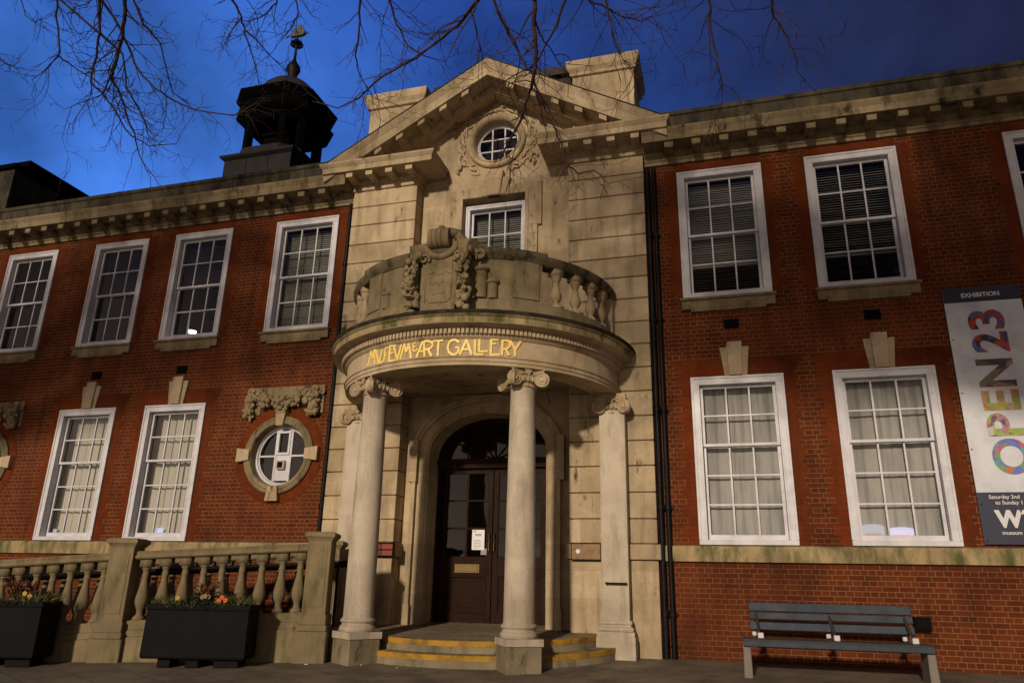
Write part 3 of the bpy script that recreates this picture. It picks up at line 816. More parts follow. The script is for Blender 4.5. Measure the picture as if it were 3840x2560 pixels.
# air bricks and rain pipes ------------------------------------------
for x, z in ((4.38, 5.385), (6.57, 5.375), (-8.82, 5.21), (-6.63, 5.215)):
    m = MB(); m.box(x - 0.125, x + 0.125, -0.012, 0.02, z - 0.085, z + 0.085)
    for i in range(6): m.box(x - 0.11, x + 0.11, -0.020, -0.011, z - 0.07 + i * 0.026, z - 0.058 + i * 0.026)
    m.build('air_vent', VENT, BLD)
def pipe(x, y, r, z0, z1, hopper=False):
    m = MB(); m.lathe([(r, z0), (r, z1)], x, y, 14)
    z = z0 + 0.6
    while z < z1:
        m.lathe([(r + 0.004, z), (r + 0.014, z + 0.01), (r + 0.014, z + 0.09), (r + 0.004, z + 0.1)], x, y, 14)
        m.box(x - r - 0.035, x + r + 0.035, y + r * 0.3, -0.001, z + 0.03, z + 0.07); z += 1.6
    if hopper: m.frustum((0.07, 0.06), (0.15, 0.10), z1 - 0.02, z1 + 0.26, x, y - 0.02)
    m.build('rain_pipe', IRON, BLD, smooth=True)
pipe(-3.00, -0.10, 0.040, 1.75, 8.56)
pipe(3.085, -0.085, 0.044, 0.09, 8.52)
pipe(3.20, -0.075, 0.040, 0.09, 8.52)

# ================================================================== stone pavilion
PF = -0.12
# rusticated piers: courses with open V joints
JZ = [0.05, 1.513, 1.764, 2.152, 2.572, 3.003, 3.418, 3.836, 4.262, 4.679, 5.098, 5.510, 5.939, 6.353, 6.746, 7.171, 7.583, 8.009, 8.428, 8.84]
for s in (-1, 1):
    xi, xo = PC + s * 1.565, PC + s * 2.985
    a, b = min(xi, xo), max(xi, xo)
    m = MB()
    m.box(a + 0.045, b - 0.045, PF + 0.045, 0.62, 0.02, 8.86)
    for z0, z1 in zip(JZ, JZ[1:]):
        pr = 0.05 if abs(z0 - 1.513) < 1e-3 else 0.0
        g = 0.016
        m.box(a - pr, b + pr, PF - pr, 0.60, z0 + (g if z0 > 1 else 0), z1 - 0.002)
    m.build('pier', S_PAV, BLD, bevel=0.008, label=None)
# central bay wall (recessed), with the first floor window and the round gable window
CY = 0.20
WX0, WX1, WZ0, WZ1 = PC - 0.65, PC + 0.65, 5.75, 8.47
m = MB(); wall(m, PC - 1.60, PC + 1.60, 4.50, 11.2, CY, 0.55, [(WX0, WX1, WZ0, WZ1)], [(PC, 9.775, 0.56)])
m.cut((PC, 0, 10.95), (0.57 / 1.151, 0, 1 / 1.151)); m.cut((PC, 0, 10.95), (-0.57 / 1.151, 0, 1 / 1.151))
m.build('central_bay_wall', S_PAV, BLD)
for s in (-1, 1):
    m = MB(); m.prism([(PC + s * 1.598, 8.80), (PC + s * 3.05, 8.80), (PC + s * 3.05, 9.20), (PC + s * 1.598, 10.03)], CY + 0.004, 0.55)
    m.build('gable_wall', S_PAV, BLD)
# first floor window with an eared stone architrave
p = empty('sash_window', (WX0 + 0.02, 0.33, 6.02), parent=BLD)
window_parts(1.26, 2.36, 2, 2, p, sill=False, arch=0, casing=0.075, rub=False)
ven_blind(1.26, 2.36, 0.1, 2.3, BLIND, p, 55, cw=0.07)
m = MB()
m.box(PC - 0.90, WX0, CY - 0.06, CY + 0.02, 5.0, 7.75); m.box(WX1, PC + 0.90, CY - 0.06, CY + 0.02, 5.0, 7.75)
m.box(PC - 0.98, WX0, CY - 0.063, CY + 0.02, 7.748, 8.70); m.box(WX1, PC + 0.98, CY - 0.063, CY + 0.02, 7.748, 8.70)
m.box(WX0, WX1, CY - 0.061, CY + 0.02, WZ1, 8.70)
m.box(PC - 0.72, WX0, CY - 0.085, CY - 0.058, 5.0, 8.53); m.box(WX1, PC + 0.72, CY - 0.085, CY - 0.058, 5.0, 8.53); m.box(PC - 0.72, PC + 0.72, CY - 0.084, CY - 0.058, 8.47, 8.54)
m.prism([(PC - 0.13, 8.47), (PC + 0.13, 8.47), (PC + 0.20, 9.02), (PC - 0.20, 9.02)], CY - 0.13, CY + 0.02)
m.prism([(PC - 0.24, 8.48), (PC - 0.128, 8.48), (PC - 0.19, 8.86), (PC - 0.34, 8.86)], CY - 0.10, CY + 0.02)
m.prism([(PC + 0.128, 8.48), (PC + 0.24, 8.48), (PC + 0.34, 8.86), (PC + 0.19, 8.86)], CY - 0.10, CY + 0.02)
m.build('window_architrave', S_PAV, BLD, bevel=0.008)
# round gable window
p = empty('round_window', (PC, CY, 9.775), parent=BLD)
m = MB(); ring_xz(m, 0, 0, [(0.63, 0.02), (0.63, -0.055), (0.60, -0.085), (0.555, -0.075), (0.53, -0.10), (0.50, -0.085), (0.47, -0.03), (0.455, 0.18), (0.57, 0.18)], 64)
m.build('surround', S_PAV, p, smooth=True)
m = MB(); ring_xz(m, 0, 0, [(0.48, 0.24), (0.48, 0.13), (0.435, 0.13), (0.425, 0.15), (0.405, 0.155), (0.405, 0.2)], 48)
for i in (-0.135, 0.135):
    m.box(i - 0.014, i + 0.014, 0.15, 0.19, -0.39, 0.39); m.box(-0.39, 0.39, 0.153, 0.187, i - 0.014, i + 0.014)
m.build('frame', PAINT, p)
m = MB(); ring_xz(m, 0, 0, [(0.0, 0.165), (0.42, 0.165), (0.42, 0.168), (0.0, 0.168)], 40); m.build('pane', GLASS, p)
for s in (-1, 1):
    m = MB(); rd = random.Random(20 + s)
    for i in range(46):
        a = R(100 - i * 3.6) if s > 0 else R(80 + i * 3.6)
        rr = 0.76 + rd.uniform(-0.06, 0.09)
        c = Vector((rr * math.cos(a), -0.012 - rd.random() * 0.03, rr * math.sin(a)))
        ta = a + (PI / 2 if s < 0 else -PI / 2) + rd.uniform(-0.8, 0.8)
        m.ball(c, (0.085, 0.022, 0.028), Matrix.Rotation(-ta, 3, 'Y'))
    for i in range(9):
        m.ball((s * (0.80 + rd.uniform(-0.08, 0.08)), -0.05, -0.38 - 0.03 * i), (0.03, 0.03, 0.085), Matrix.Rotation(rd.uniform(-.5, .5), 3, 'Y'))
    m.build('garland', S_PAV, p, smooth=True)
# dark attic behind the gable
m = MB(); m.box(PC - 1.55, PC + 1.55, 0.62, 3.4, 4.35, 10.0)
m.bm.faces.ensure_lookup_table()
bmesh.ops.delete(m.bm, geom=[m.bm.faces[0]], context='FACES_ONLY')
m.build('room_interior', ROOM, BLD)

# entablature blocks on the piers, wrapping round their corners
PENT = [(0.0, 8.80), (0.04, 8.80), (0.045, 8.86), (0.02, 8.87), (0.02, 8.90), (0.06, 8.93), (0.09, 8.955), (0.09, 9.02),
        (0.49, 9.02), (0.495, 9.125), (0.515, 9.15), (0.55, 9.20), (0.55, 9.235), (0.0, 9.285)]
pm = MB(); pm.frustum((0.072, 0.165), (0.076, 0.17), 8.918, 9.018, 0, -0.265)
pm_me = pm.mesh('modillion', S_PAV)
for s in (-1, 1):
    xi, xo = PC + s * 1.565, PC + s * 2.985
    a, b = min(xi, xo), max(xi, xo)
    m = MB(); m.sweep(PENT, [(a, 0.42), (a, PF), (b, PF), (b, 0.42)])
    m.box(a + 0.01, b - 0.01, PF + 0.01, 0.45, 8.845, 9.27)
    e_ = m.build('pier_entablature', S_PAV, BLD, bevel=0.004)
    modillions(e_, [PC + s * 0.445 * k for k in (3.55, 4.53, 5.51, 6.5)], pm_me, 0, PF)
# raking cornice of the open pediment
RP = [(0.30, -0.47), (PF - 0.05, -0.47), (PF - 0.06, -0.36), (PF - 0.44, -0.36), (PF - 0.445, -0.17), (PF - 0.46, -0.14), (PF - 0.50, -0.04), (PF - 0.505, 0.0), (0.30, 0.03)]
rk = MB(); rk.rake(RP, [(PC - 3.47, 9.225), (PC, 11.20), (PC + 3.47, 9.225)])
rko = rk.build('raking_cornice', S_PAV, BLD)
slope = math.atan2(11.20 - 9.225, 3.47)
for s in (-1, 1):
    for k in range(1, 7):
        d = 0.24 + 0.46 * (k - 0.5)
        z = 11.20 - d * math.tan(slope) - 0.475 + 0.01
        m = MB()
        hw = 0.072; dz = hw * math.tan(slope) * -s
        x = s * d
        y0, y1 = PF - 0.40, PF - 0.055
        poly = [(x - hw, z - dz), (x + hw, z + dz), (x + hw, z + dz + 0.12), (x - hw, z - dz + 0.12)]
        m.prism(poly, y0, y1)
        m.build('modillion', S_PAV, rko, loc=(PC, 0, 0))
# lead capping on the rake
m = MB(); m.rake([(PF - 0.515, -0.012), (PF - 0.515, 0.012), (0.31, 0.042), (0.31, 0.012)], [(PC - 3.48, 9.222), (PC, 11.203), (PC + 3.48, 9.222)])
m.build('lead_capping', S_BLACK, BLD)
# attic blocks either side of the gable
for s in (-1, 1):
    a, b = sorted((PC + s * 1.63, PC + s * 2.86))
    m = MB(); m.box(a, b, 0.02, 1.05, 9.2, 10.92)
    m.box(a + 0.13, b - 0.13, -0.012, 0.03, 9.75, 10.65)
    m.sweep([(0, 10.86), (0.05, 10.88), (0.05, 10.95), (0.10, 11.03), (0.12, 11.16), (0.12, 11.20), (0.0, 11.24)], [(a, 0.02), (b, 0.02), (b, 1.05), (a, 1.05)], closed=True)
    m.box(a + 0.01, b - 0.01, 0.03, 1.04, 10.9, 11.232)
    m.build('attic_block', S_PAV, BLD, bevel=0.008)
m = MB(); m.box(PC - 1.62, PC + 1.62, 0.62, 0.98, 9.2, 11.42); m.box(PC - 1.62, PC + 1.62, 0.50, 1.1, 11.41, 11.60)
m.build('roof', SLATE, BLD)
# block on the far left end of the wing
m = MB(); m.box(-15.5, -12.78, 0.03, 4.0, 9.2, 10.90); m.build('attic_block', S_BLACK, BLD, bevel=0.01)
m = MB(); m.box(-15.6, -12.70, -0.05, 4.1, 10.899, 11.02); m.box(-15.62, -12.48, 0.15, 4.2, 11.018, 11.17); m.build('lead_capping', DARKWOOD, BLD)

# ================================================================== porch
CX, CYY = 0.04, -0.12
path = arc(CX, CYY, 2.41, -90, 90, 72)
ENT = [(-0.42, 4.186), (0.0, 4.186), (0.0, 4.236), (0.016, 4.24), (0.016, 4.292), (0.035, 4.30), (0.04, 4.318), (0.0, 4.325), (0.0, 4.582),
       (0.02, 4.59), (0.05, 4.625), (0.05, 4.645), (0.062, 4.648), (0.062, 4.728), (0.10, 4.735), (0.14, 4.762), (0.25, 4.768), (0.255, 4.855),
       (0.275, 4.868), (0.31, 4.915), (0.318, 4.945), (0.05, 4.985), (-0.42, 4.985)]
can = empty('porch_canopy', (0, 0, 0), parent=BLD)
m = MB(); m.sweep([p for p in ENT if p[1] <= 4.77] + [(0.25, 4.775), (-0.42, 4.775)], path); m.build('entablature', S_PORCH, can, smooth=True)
m = MB(); m.sweep([(-0.30, 4.777), (0.252, 4.777), (0.257, 4.858), (0.275, 4.868), (0.298, 4.893), (-0.30, 4.893)], path); m.build('cornice', S_MOSS, can, smooth=True)
m = MB(); m.sweep([(-0.30, 4.894), (0.299, 4.894), (0.314, 4.915), (0.322, 4.948), (0.05, 4.985), (-0.30, 4.985)], path); m.build('lip', S_LIP, can, smooth=True)
m = MB()
for i in range(117):
    a = R(-89 + 178 * i / 116)
    T = Matrix.Translation((CX, CYY, 0)) @ Matrix.Rotation(a, 4, 'Z')
    m.box(-0.0215, 0.0215, -2.41 - 0.108, -2.41 - 0.06, 4.648, 4.728, T)
m.build('dentil_band', S_PORCH, can)
m = MB(); m.hprism(arc(CX, CYY, 2.0, -90, 90, 40) + [(CX + 2.0, 0.5), (CX - 2.0, 0.5)], 4.42, 4.55); m.build('ceiling', S_PAV, can)
LET = [[[(-31.09,4.346),(-29.33,4.578)],[(-29.76,4.582),(-27.87,4.446)],[(-27.87,4.446),(-27.07,4.586)],[(-27.64,4.591),(-26.32,4.337)]],[[(-26.73,4.583),(-24.0,4.33)],[(-24.0,4.33),(-22.65,4.553)]],[[(-19.56,4.56),(-20.97,4.562),(-21.43,4.515),(-21.04,4.438),(-21.6,4.357),(-23.43,4.344)]],[[(-18.79,4.582),(-18.75,4.329)],[(-19.15,4.581),(-15.68,4.57)],[(-18.69,4.459),(-16.9,4.455)],[(-18.93,4.331),(-15.52,4.33)]],[[(-16.99,4.572),(-14.76,4.329)],[(-14.76,4.329),(-13.42,4.568)]],[[(-13.53,4.333),(-11.97,4.574)],[(-12.14,4.575),(-11.0,4.435)],[(-11.0,4.435),(-9.92,4.571)],[(-10.15,4.573),(-8.72,4.329)]],[[(-7.05,4.563),(-7.99,4.565),(-8.32,4.537),(-7.97,4.51),(-7.21,4.503),(-8.02,4.496),(-8.27,4.465),(-7.69,4.434),(-6.73,4.438),(-6.34,4.468)]],[[(-6.63,4.329),(-4.39,4.578)],[(-5.75,4.423),(-3.72,4.418)]],[[(-3.89,4.579),(-3.37,4.331)],[(-3.89,4.576),(-1.81,4.569),(-0.54,4.536),(-0.47,4.486),(-1.64,4.445),(-3.47,4.445)],[(-2.12,4.441),(-0.64,4.33)]],[[(1.72,4.567),(1.68,4.331)],[(-0.48,4.564),(3.48,4.568)]],[[(9.27,4.529),(7.99,4.567),(6.67,4.566),(5.57,4.522),(5.22,4.451),(5.73,4.38),(6.92,4.341),(8.22,4.346),(9.09,4.382),(9.22,4.449)],[(7.95,4.448),(9.47,4.452)]],[[(9.6,4.333),(11.88,4.573)],[(11.81,4.573),(13.89,4.336)],[(10.35,4.415),(13.11,4.42)]],[[(14.93,4.577),(14.97,4.339)],[(14.72,4.339),(18.15,4.348)]],[[(16.43,4.581),(16.46,4.386)],[(16.21,4.385),(19.51,4.395)]],[[(20.6,4.579),(20.54,4.341)],[(20.15,4.572),(23.42,4.586)],[(20.65,4.508),(22.18,4.517)],[(20.19,4.34),(23.7,4.351)]],[[(24.59,4.583),(24.47,4.342)],[(24.33,4.58),(26.35,4.58),(27.35,4.547),(27.21,4.489),(26.09,4.448),(24.68,4.438)],[(25.77,4.445),(26.99,4.35)]],[[(27.2,4.586),(29.14,4.454)],[(31.17,4.588),(29.23,4.454)],[(29.17,4.459),(29.22,4.343)]]]
m = MB()
def stroke(m, pts, w, d):
    """a flat raised stroke that follows the curve of the frieze; pts of (degrees, z)"""
    P = [Vector((R(a) * 2.412, z)) for a, z in pts]
    lines = []
    for i, p in enumerate(P):
        t = (P[min(i + 1, len(P) - 1)] - P[max(i - 1, 0)]).normalized()
        n_ = Vector((-t.y, t.x))
        lines.append((p + n_ * w / 2, p - n_ * w / 2))
    f = lambda q, r: m.bm.verts.new((CX + r * math.sin(q.x / 2.412), CYY - r * math.cos(q.x / 2.412), q.y))
    r0, r1 = 2.408, 2.412 + d
    A = [(f(a, r0), f(a, r1), f(b, r1), f(b, r0)) for a, b in lines]
    for p, q in zip(A, A[1:]):
        for k in range(4): m.face([p[k], q[k], q[(k + 1) % 4], p[(k + 1) % 4]])
    m.face(A[0]); m.face(A[-1][::-1])
for gi, g_ in enumerate(LET):
    for si, st in enumerate(g_):
        stroke(m, st, 0.020 if gi == 6 else (0.026 if si in (1, 2) and len(st) == 2 and abs(st[0][1] - st[1][1]) < 0.02 else 0.034), 0.016 + 0.0011 * si)
m.build('lettering', GOLD, can)

# columns with angular volute capitals --------------------------------
def capital(p, rot=0.0, half=False):
    """necking at z = 0, top at z = 0.24"""
    m = MB(); T = Matrix.Rotation(rot, 4, 'Z')
    m.lathe([(0.185, -0.03), (0.205, -0.025), (0.21, -0.012), (0.20, 0.0), (0.19, 0.01), (0.20, 0.05), (0.235, 0.10), (0.245, 0.14), (0.20, 0.17)], seg=28, M=T)
    # abacus with hollowed sides
    pts = []
    for k in range(4):
        a = k * PI / 2
        for t in (-0.235, -0.19, -0.10, 0.0, 0.10, 0.19, 0.235):
            dd = 0.255 if abs(t) > 0.22 else 0.235 - 0.035 * (1 - (t / 0.2) ** 2)
            pts.append((t * math.cos(a) + dd * math.sin(a), t * math.sin(a) - dd * math.cos(a)))
    m.hprism(pts, 0.185, 0.215, T); m.hprism([(x * 1.05, y * 1.05) for x, y in pts], 0.2149, 0.245, T)
    for k in range(4):
        if half and k == 2: continue
        a = k * PI / 2
        F = T @ Matrix.Rotation(a, 4, 'Z')
        for s in (-1, 1):
            # one scroll on each side of each face, turned out towards the corner
            G = F @ Matrix.Translation((s * 0.205, -0.262, 0.08)) @ Matrix.Rotation(-s * R(20), 4, 'Z') @ Matrix.Rotation(R(90), 4, 'X')
            m.lathe([(0.112, -0.06), (0.116, 0.0), (0.112, 0.018), (0.099, 0.018), (0.092, 0.004), (0.080, 0.004), (0.073, 0.020), (0.061, 0.020), (0.055, 0.008), (0.043, 0.008), (0.036, 0.026), (0.020, 0.034), (0.0, 0.038)], seg=20, M=G)
            q = F @ Vector((s * 0.12, -0.235, 0.165))
            m.ball(q, (0.07, 0.03, 0.022), (F @ Matrix.Rotation(-s * 0.25, 4, 'Y')).to_3x3())
        for x in (-0.075, 0.0, 0.075):
            q = F @ Vector((x, -0.228, 0.085)); m.ball(q, (0.030, 0.026, 0.046))
            q = F @ Vector((x + 0.037, -0.226, 0.085)); m.ball(q, (0.008, 0.02, 0.045))
        q = F @ Vector((0, -0.235, 0.195)); m.ball(q, (0.045, 0.035, 0.055))
        for k2 in range(5):
            b = k2 * 2 * PI / 5
            q = F @ Vector((0.04 * math.cos(b), -0.245, 0.20 + 0.045 * math.sin(b))); m.ball(q, (0.026, 0.02, 0.026))
    return m
def column(cx, cy, ang):
    p = empty('column', (cx, cy, 0), ang, parent=BLD)
    z0 = gz(cy) - 0.05
    m = MB(); m.box(-0.25, 0.25, -0.25, 0.25, z0, 0.335); m.build('pedestal', S_STEP, p, bevel=0.012)
    m = MB(); m.box(-0.265, 0.265, -0.265, 0.265, 0.334, 0.425)
    m.lathe([(0.245, 0.424), (0.258, 0.44), (0.263, 0.465), (0.257, 0.49), (0.252, 0.502), (0.240, 0.506), (0.228, 0.53), (0.232, 0.548), (0.247, 0.556), (0.254, 0.575), (0.246, 0.595), (0.232, 0.602), (0.224, 0.62)], seg=40)
    m.build('base', S_COL, p, smooth=True)
    m = MB(); prof = []
    for i in range(11):
        t = i / 10; prof.append((0.219 - 0.034 * t ** 1.6, 0.615 + (3.945 - 0.615) * t))
    m.lathe(prof, seg=48); m.build('shaft', S_COL, p, smooth=True)
    o = capital(p).build('capital', S_PORCH, p, smooth=True, loc=(0, 0, 3.95))
for s in (-1, 1):
    column(0.03 + s * 1.222, -1.87, s * R(34))
# wall pilasters ------------------------------------------------------
for s in (-1, 1):
    px = PC + s * 2.33
    p = empty('pilaster', (px, 0, 0), parent=BLD)
    yF = -0.34
    m = MB(); m.box(-0.30, 0.30, yF - 0.08, PF - 0.005, 0.0, 0.40); m.build('pedestal', S_COL, p, bevel=0.01)
    m = MB(); m.box(-0.285, 0.285, yF - 0.068, PF - 0.004, 0.399, 0.47)
    m.sweep([(0.0, 0.469), (0.045, 0.475), (0.055, 0.50), (0.045, 0.53), (0.02, 0.54), (0.012, 0.565), (0.03, 0.58), (0.034, 0.60), (0.02, 0.62), (0.0, 0.635)], [(-0.215, PF - 0.003), (-0.215, yF), (0.215, yF), (0.215, PF - 0.003)])
    m.build('base', S_COL, p)
    m = MB(); m.box(-0.212, 0.212, yF + 0.001, PF - 0.006, 0.46, 3.90); m.build('shaft', S_COL, p, bevel=0.006)
    o = capital(p, 0, True).build('capital', S_PORCH, p, smooth=True, loc=(0, yF + 0.20, 3.87))
    m = MB(); m.box(-0.23, 0.23, yF + 0.02, PF - 0.002, 4.10, 4.19); m.build('block', S_PORCH, p)

# balcony over the porch ------------------------------------------------
bal = empty('balcony', (0, 0, 0), parent=BLD)
RB = 2.36
m = MB(); m.sweep([(-0.24, 4.975), (0.05, 4.975), (0.05, 5.22), (0.02, 5.255), (0.0, 5.262), (-0.24, 5.262)], arc(CX, CYY, RB, -90, 90, 72)); m.build('plinth', S_BAL, bal, smooth=True)
m = MB(); m.sweep([(-0.19, 5.26), (-0.01, 5.26), (-0.01, 5.93), (-0.19, 5.93)], arc(CX, CYY, RB, -38.2, 40, 48))
m.sweep([(-0.05, 5.30), (0.012, 5.30), (0.012, 5.92), (-0.05, 5.92)], arc(CX, CYY, RB, 28.2, 38.4, 8))
m.sweep([(-0.05, 5.30), (0.012, 5.30), (0.012, 5.92), (-0.05, 5.92)], arc(CX, CYY, RB, -37.4, -28.2, 8))
m.build('panel_wall', S_BAL, bal, smooth=True)
m = MB(); m.sweep([(-0.23, 5.925), (0.01, 5.925), (0.025, 5.95), (0.06, 5.985), (0.085, 6.03), (0.085, 6.085), (0.03, 6.105), (-0.23, 6.105)], arc(CX, CYY, RB, -39.5, 41.3, 50)); m.build('coping', S_DRIP, bal, smooth=True)
for a0, a1 in ((41.2, 90), (-90, -39.4)):
    m = MB(); m.sweep([(-0.22, 5.908), (0.005, 5.908), (0.05, 5.955), (0.065, 6.0), (0.055, 6.05), (0.0, 6.066), (-0.22, 6.066)], arc(CX, CYY, RB, a0, a1, 34)); m.build('coping', S_DRIP, bal, smooth=True)
BALP = [(0.085, 0.0), (0.085, 0.04), (0.062, 0.055), (0.056, 0.075), (0.040, 0.095), (0.040, 0.105), (0.075, 0.15), (0.092, 0.20), (0.088, 0.25), (0.066, 0.31), (0.048, 0.38), (0.046, 0.44), (0.058, 0.46), (0.066, 0.475), (0.070, 0.50), (0.085, 0.53), (0.088, 0.55), (0.06, 0.56)]
bb = MB(); bb.lathe(BALP, seg=20); bb.box(-0.092, 0.092, -0.092, 0.092, 0.558, 0.655); bb.box(-0.092, 0.092, -0.092, 0.092, -0.01, 0.035)
bb_me = bb.mesh('baluster', S_PORCH, True)
for a in (47.5, 57.7, 68.0, 77.8, -47.5, -57.7, -68.0, -77.8):
    o = bpy.data.objects.new('baluster', bb_me); COLL.objects.link(o); o.parent = bal
    o.location = (CX + (RB - 0.09) * math.sin(R(a)), CYY - (RB - 0.09) * math.cos(R(a)), 5.26); o.rotation_euler = (0, 0, R(a))
for s in (-1, 1):
    m = MB(); x = CX + s * (RB - 0.09); m.box(x - 0.10, x + 0.10, PF - 0.17, PF + 0.02, 5.26, 5.91); m.build('pedestal', S_PAV, bal, bevel=0.008)
m = MB(); m.hprism(arc(CX, CYY, 2.16, -90, 90, 40), 4.99, 5.03); m.build('balcony_floor', S_BLACK, bal)
for a_, h_, r_ in ((16.2, 0.50, 0.10), (20.6, 0.30, 0.085), (-24.5, 0.28, 0.07)):
    m = MB(); m.lathe([(r_, 0.0), (r_ * 0.95, h_ - 0.06), (r_ * 1.25, h_ - 0.04), (r_ * 1.25, h_), (0.0, h_ + 0.01)], seg=18)
    m.build('carved_urn', S_BAL, bal, smooth=True, loc=(CX + (RB - 0.02) * math.sin(R(a_)), CYY - (RB - 0.02) * math.cos(R(a_)), 5.255))

# carved cartouche standing on the front of the balcony -----------------
ct = empty('cartouche', (0.085, -2.60, 4.975), R(2), parent=BLD)
m = MB()
m.box(-0.275, 0.275, -0.02, 0.22, 0.0, 0.17)
m.box(-0.30, 0.29, 0.0, 0.22, 0.165, 1.0)
m.sweep([(-0.02, 0.0), (0.022, 0.0), (0.022, 0.78), (-0.02, 0.78)], [(-0.235, 0.0), (-0.205, 0.0)])
m.prism([(-0.205, 0.24), (-0.14, 0.18), (0.14, 0.18), (0.215, 0.24), (0.215, 0.90), (0.19, 0.94), (-0.19, 0.94), (-0.215, 0.90)], -0.016, 0.01)
m.build('tablet', S_CORN, ct, bevel=0.008)
m = MB()
rd = random.Random(44)
for z, n_, x0, x1 in ((0.66, 7, -0.16, 0.17), (0.50, 6, -0.13, 0.11), (0.34, 3, -0.07, 0.07)):
    for i in range(n_):
        x = x0 + (x1 - x0) * i / max(1, n_ - 1)
        m.ball((x, -0.016, z + rd.uniform(-0.02, 0.02)), (0.036, 0.014, 0.014), Matrix.Rotation(rd.uniform(-.7, .7), 3, 'Y'))
m.build('worn_carving', S_CORN, ct, smooth=True)
# central shell scroll and two side scrolls
m = MB()
G = Matrix.Translation((-0.02, 0.04, 1.27)) @ Matrix.Rotation(R(90), 4, 'Y') @ Matrix.Diagonal((1.3, 1.3, 1.12, 1))
m.lathe([(0.10, -0.155), (0.125, -0.15), (0.13, -0.10), (0.12, -0.09), (0.13, -0.08), (0.13, -0.03), (0.12, -0.02), (0.13, -0.01), (0.13, 0.04), (0.12, 0.05), (0.13, 0.06), (0.13, 0.11), (0.125, 0.15), (0.10, 0.155)], seg=24, M=G)
for i in range(17):
    t = i / 16; a = R(200 + 140 * t)
    m.ball((0.01 + 0.265 * math.cos(a), -0.01, 1.20 + 0.265 * math.sin(a)), (0.06, 0.07, 0.085), Matrix.Rotation(-a, 3, 'Y'))
m.box(-0.19, 0.25, 0.06, 0.22, 0.95, 1.28)
m.tube([(0.15, 0.05, 1.38), (0.27, 0.06, 1.32), (0.33, 0.07, 1.18), (0.30, 0.07, 1.04), (0.20, 0.03, 0.97)], [0.07, 0.095, 0.10, 0.08, 0.04], 10)
m.tube([(-0.15, 0.05, 1.34), (-0.20, 0.06, 1.22), (-0.22, 0.07, 1.05)], [0.05, 0.07, 0.05], 8)
m.tube([(-0.06, 0.03, 1.40), (-0.02, 0.0, 1.45), (0.04, 0.0, 1.44)], [0.035, 0.04, 0.03], 8)
for s, cx_, cz_ in ((-1, -0.36, 1.06), (1, 0.42, 1.10)):
    G = Matrix.Translation((cx_, 0.05, cz_)) @ Matrix.Rotation(R(90) + s * R(18), 4, 'Y') @ Matrix.Rotation(s * R(25), 4, 'X')
    m.lathe([(0.09, -0.13), (0.13, -0.13), (0.135, -0.03), (0.12, -0.02), (0.135, -0.01), (0.135, 0.08), (0.13, 0.13), (0.09, 0.13)], seg=20, M=G)
    scroll(m, (cx_ + s * 0.02, -0.065, cz_ - 0.10), 0.085, 0.030, Matrix.Rotation(1.0 if s < 0 else 2.2, 3, 'Y'), 1.8)
    scroll(m, (cx_ - s * 0.12, -0.04, cz_ - 0.16), 0.09, 0.028, Matrix.Rotation(2.5 if s > 0 else 0.6, 3, 'Y'), 1.3)
    m.tube([(cx_ + s * 0.08, 0.08, cz_ + 0.02), (cx_ + s * 0.15, 0.10, cz_ - 0.1), (cx_ + s * 0.12, 0.10, cz_ - 0.2)], [0.04, 0.05, 0.02], 8)
scroll(m, (0.62, 0.10, 0.99), 0.075, 0.03, Matrix.Rotation(2.0, 3, 'Y'), 1.5)
m.build('scroll', S_CARV, ct, smooth=True)
for s in (-1, 1):
    m = MB()
    fruit(m, [(s * 0.40, -0.04, 0.92), (s * 0.42, -0.07, 0.7), (s * 0.43, -0.09, 0.45), (s * 0.44, -0.05, 0.04)], 96, 0.046, 0.085, 1.0, 31 + s)
    for i in range(10):
        m.ball((s * 0.40 + 0.05 * math.sin(i * 2.2), -0.05, 0.93 - i * 0.035), (0.02, 0.02, 0.06), Matrix.Rotation(math.sin(i * 1.7), 3, 'Y'))
    m.build('garland', S_CARV, ct, smooth=True)
    m = MB()
    m.lathe([(0.075, 0.0), (0.085, 0.01), (0.085, 0.04), (0.07, 0.05), (0.072, 0.17), (0.085, 0.19), (0.08, 0.23), (0.05, 0.235)], s * 0.36, -0.02, 18)
    for v_ in m.bm.verts: v_.co.z += 0.10
    m.build('urn', S_CARV, ct, smooth=True)

# wall, arch and doors inside the porch ----------------------------------
FZ = 0.43
AW, ARISE, ASP = 1.10, 0.72, 3.35
m = MB()
NA = 28
arcp = [(PC - AW * math.cos(PI * i / NA), ASP + ARISE * math.sin(PI * i / NA)) for i in range(NA + 1)]
xs = [PC - 1.60] + [p[0] for p in arcp] + [PC + 1.60]
for y in (CY, 0.84):
    m.face([m.bm.verts.new((x, y, z)) for x, z in ((PC - 1.6, 0.2), (PC - AW, 0.2), (PC - AW, 4.5), (PC - 1.6, 4.5))])
    m.face([m.bm.verts.new((x, y, z)) for x, z in ((PC + AW, 0.2), (PC + 1.6, 0.2), (PC + 1.6, 4.5), (PC + AW, 4.5))])
    for (x0, z0), (x1, z1) in zip(arcp, arcp[1:]):
        m.face([m.bm.verts.new(q) for q in ((x0, y, z0), (x1, y, z1), (x1, y, 4.5), (x0, y, 4.5))])
edge = [(PC - AW, 0.2)] + arcp + [(PC + AW, 0.2)]
for (x0, z0), (x1, z1) in zip(edge, edge[1:]):
    m.face([m.bm.verts.new(q) for q in ((x0, CY, z0), (x1, CY, z1), (x1, 0.84, z1), (x0, 0.84, z0))])
m.build('porch_wall', S_PAV, BLD)
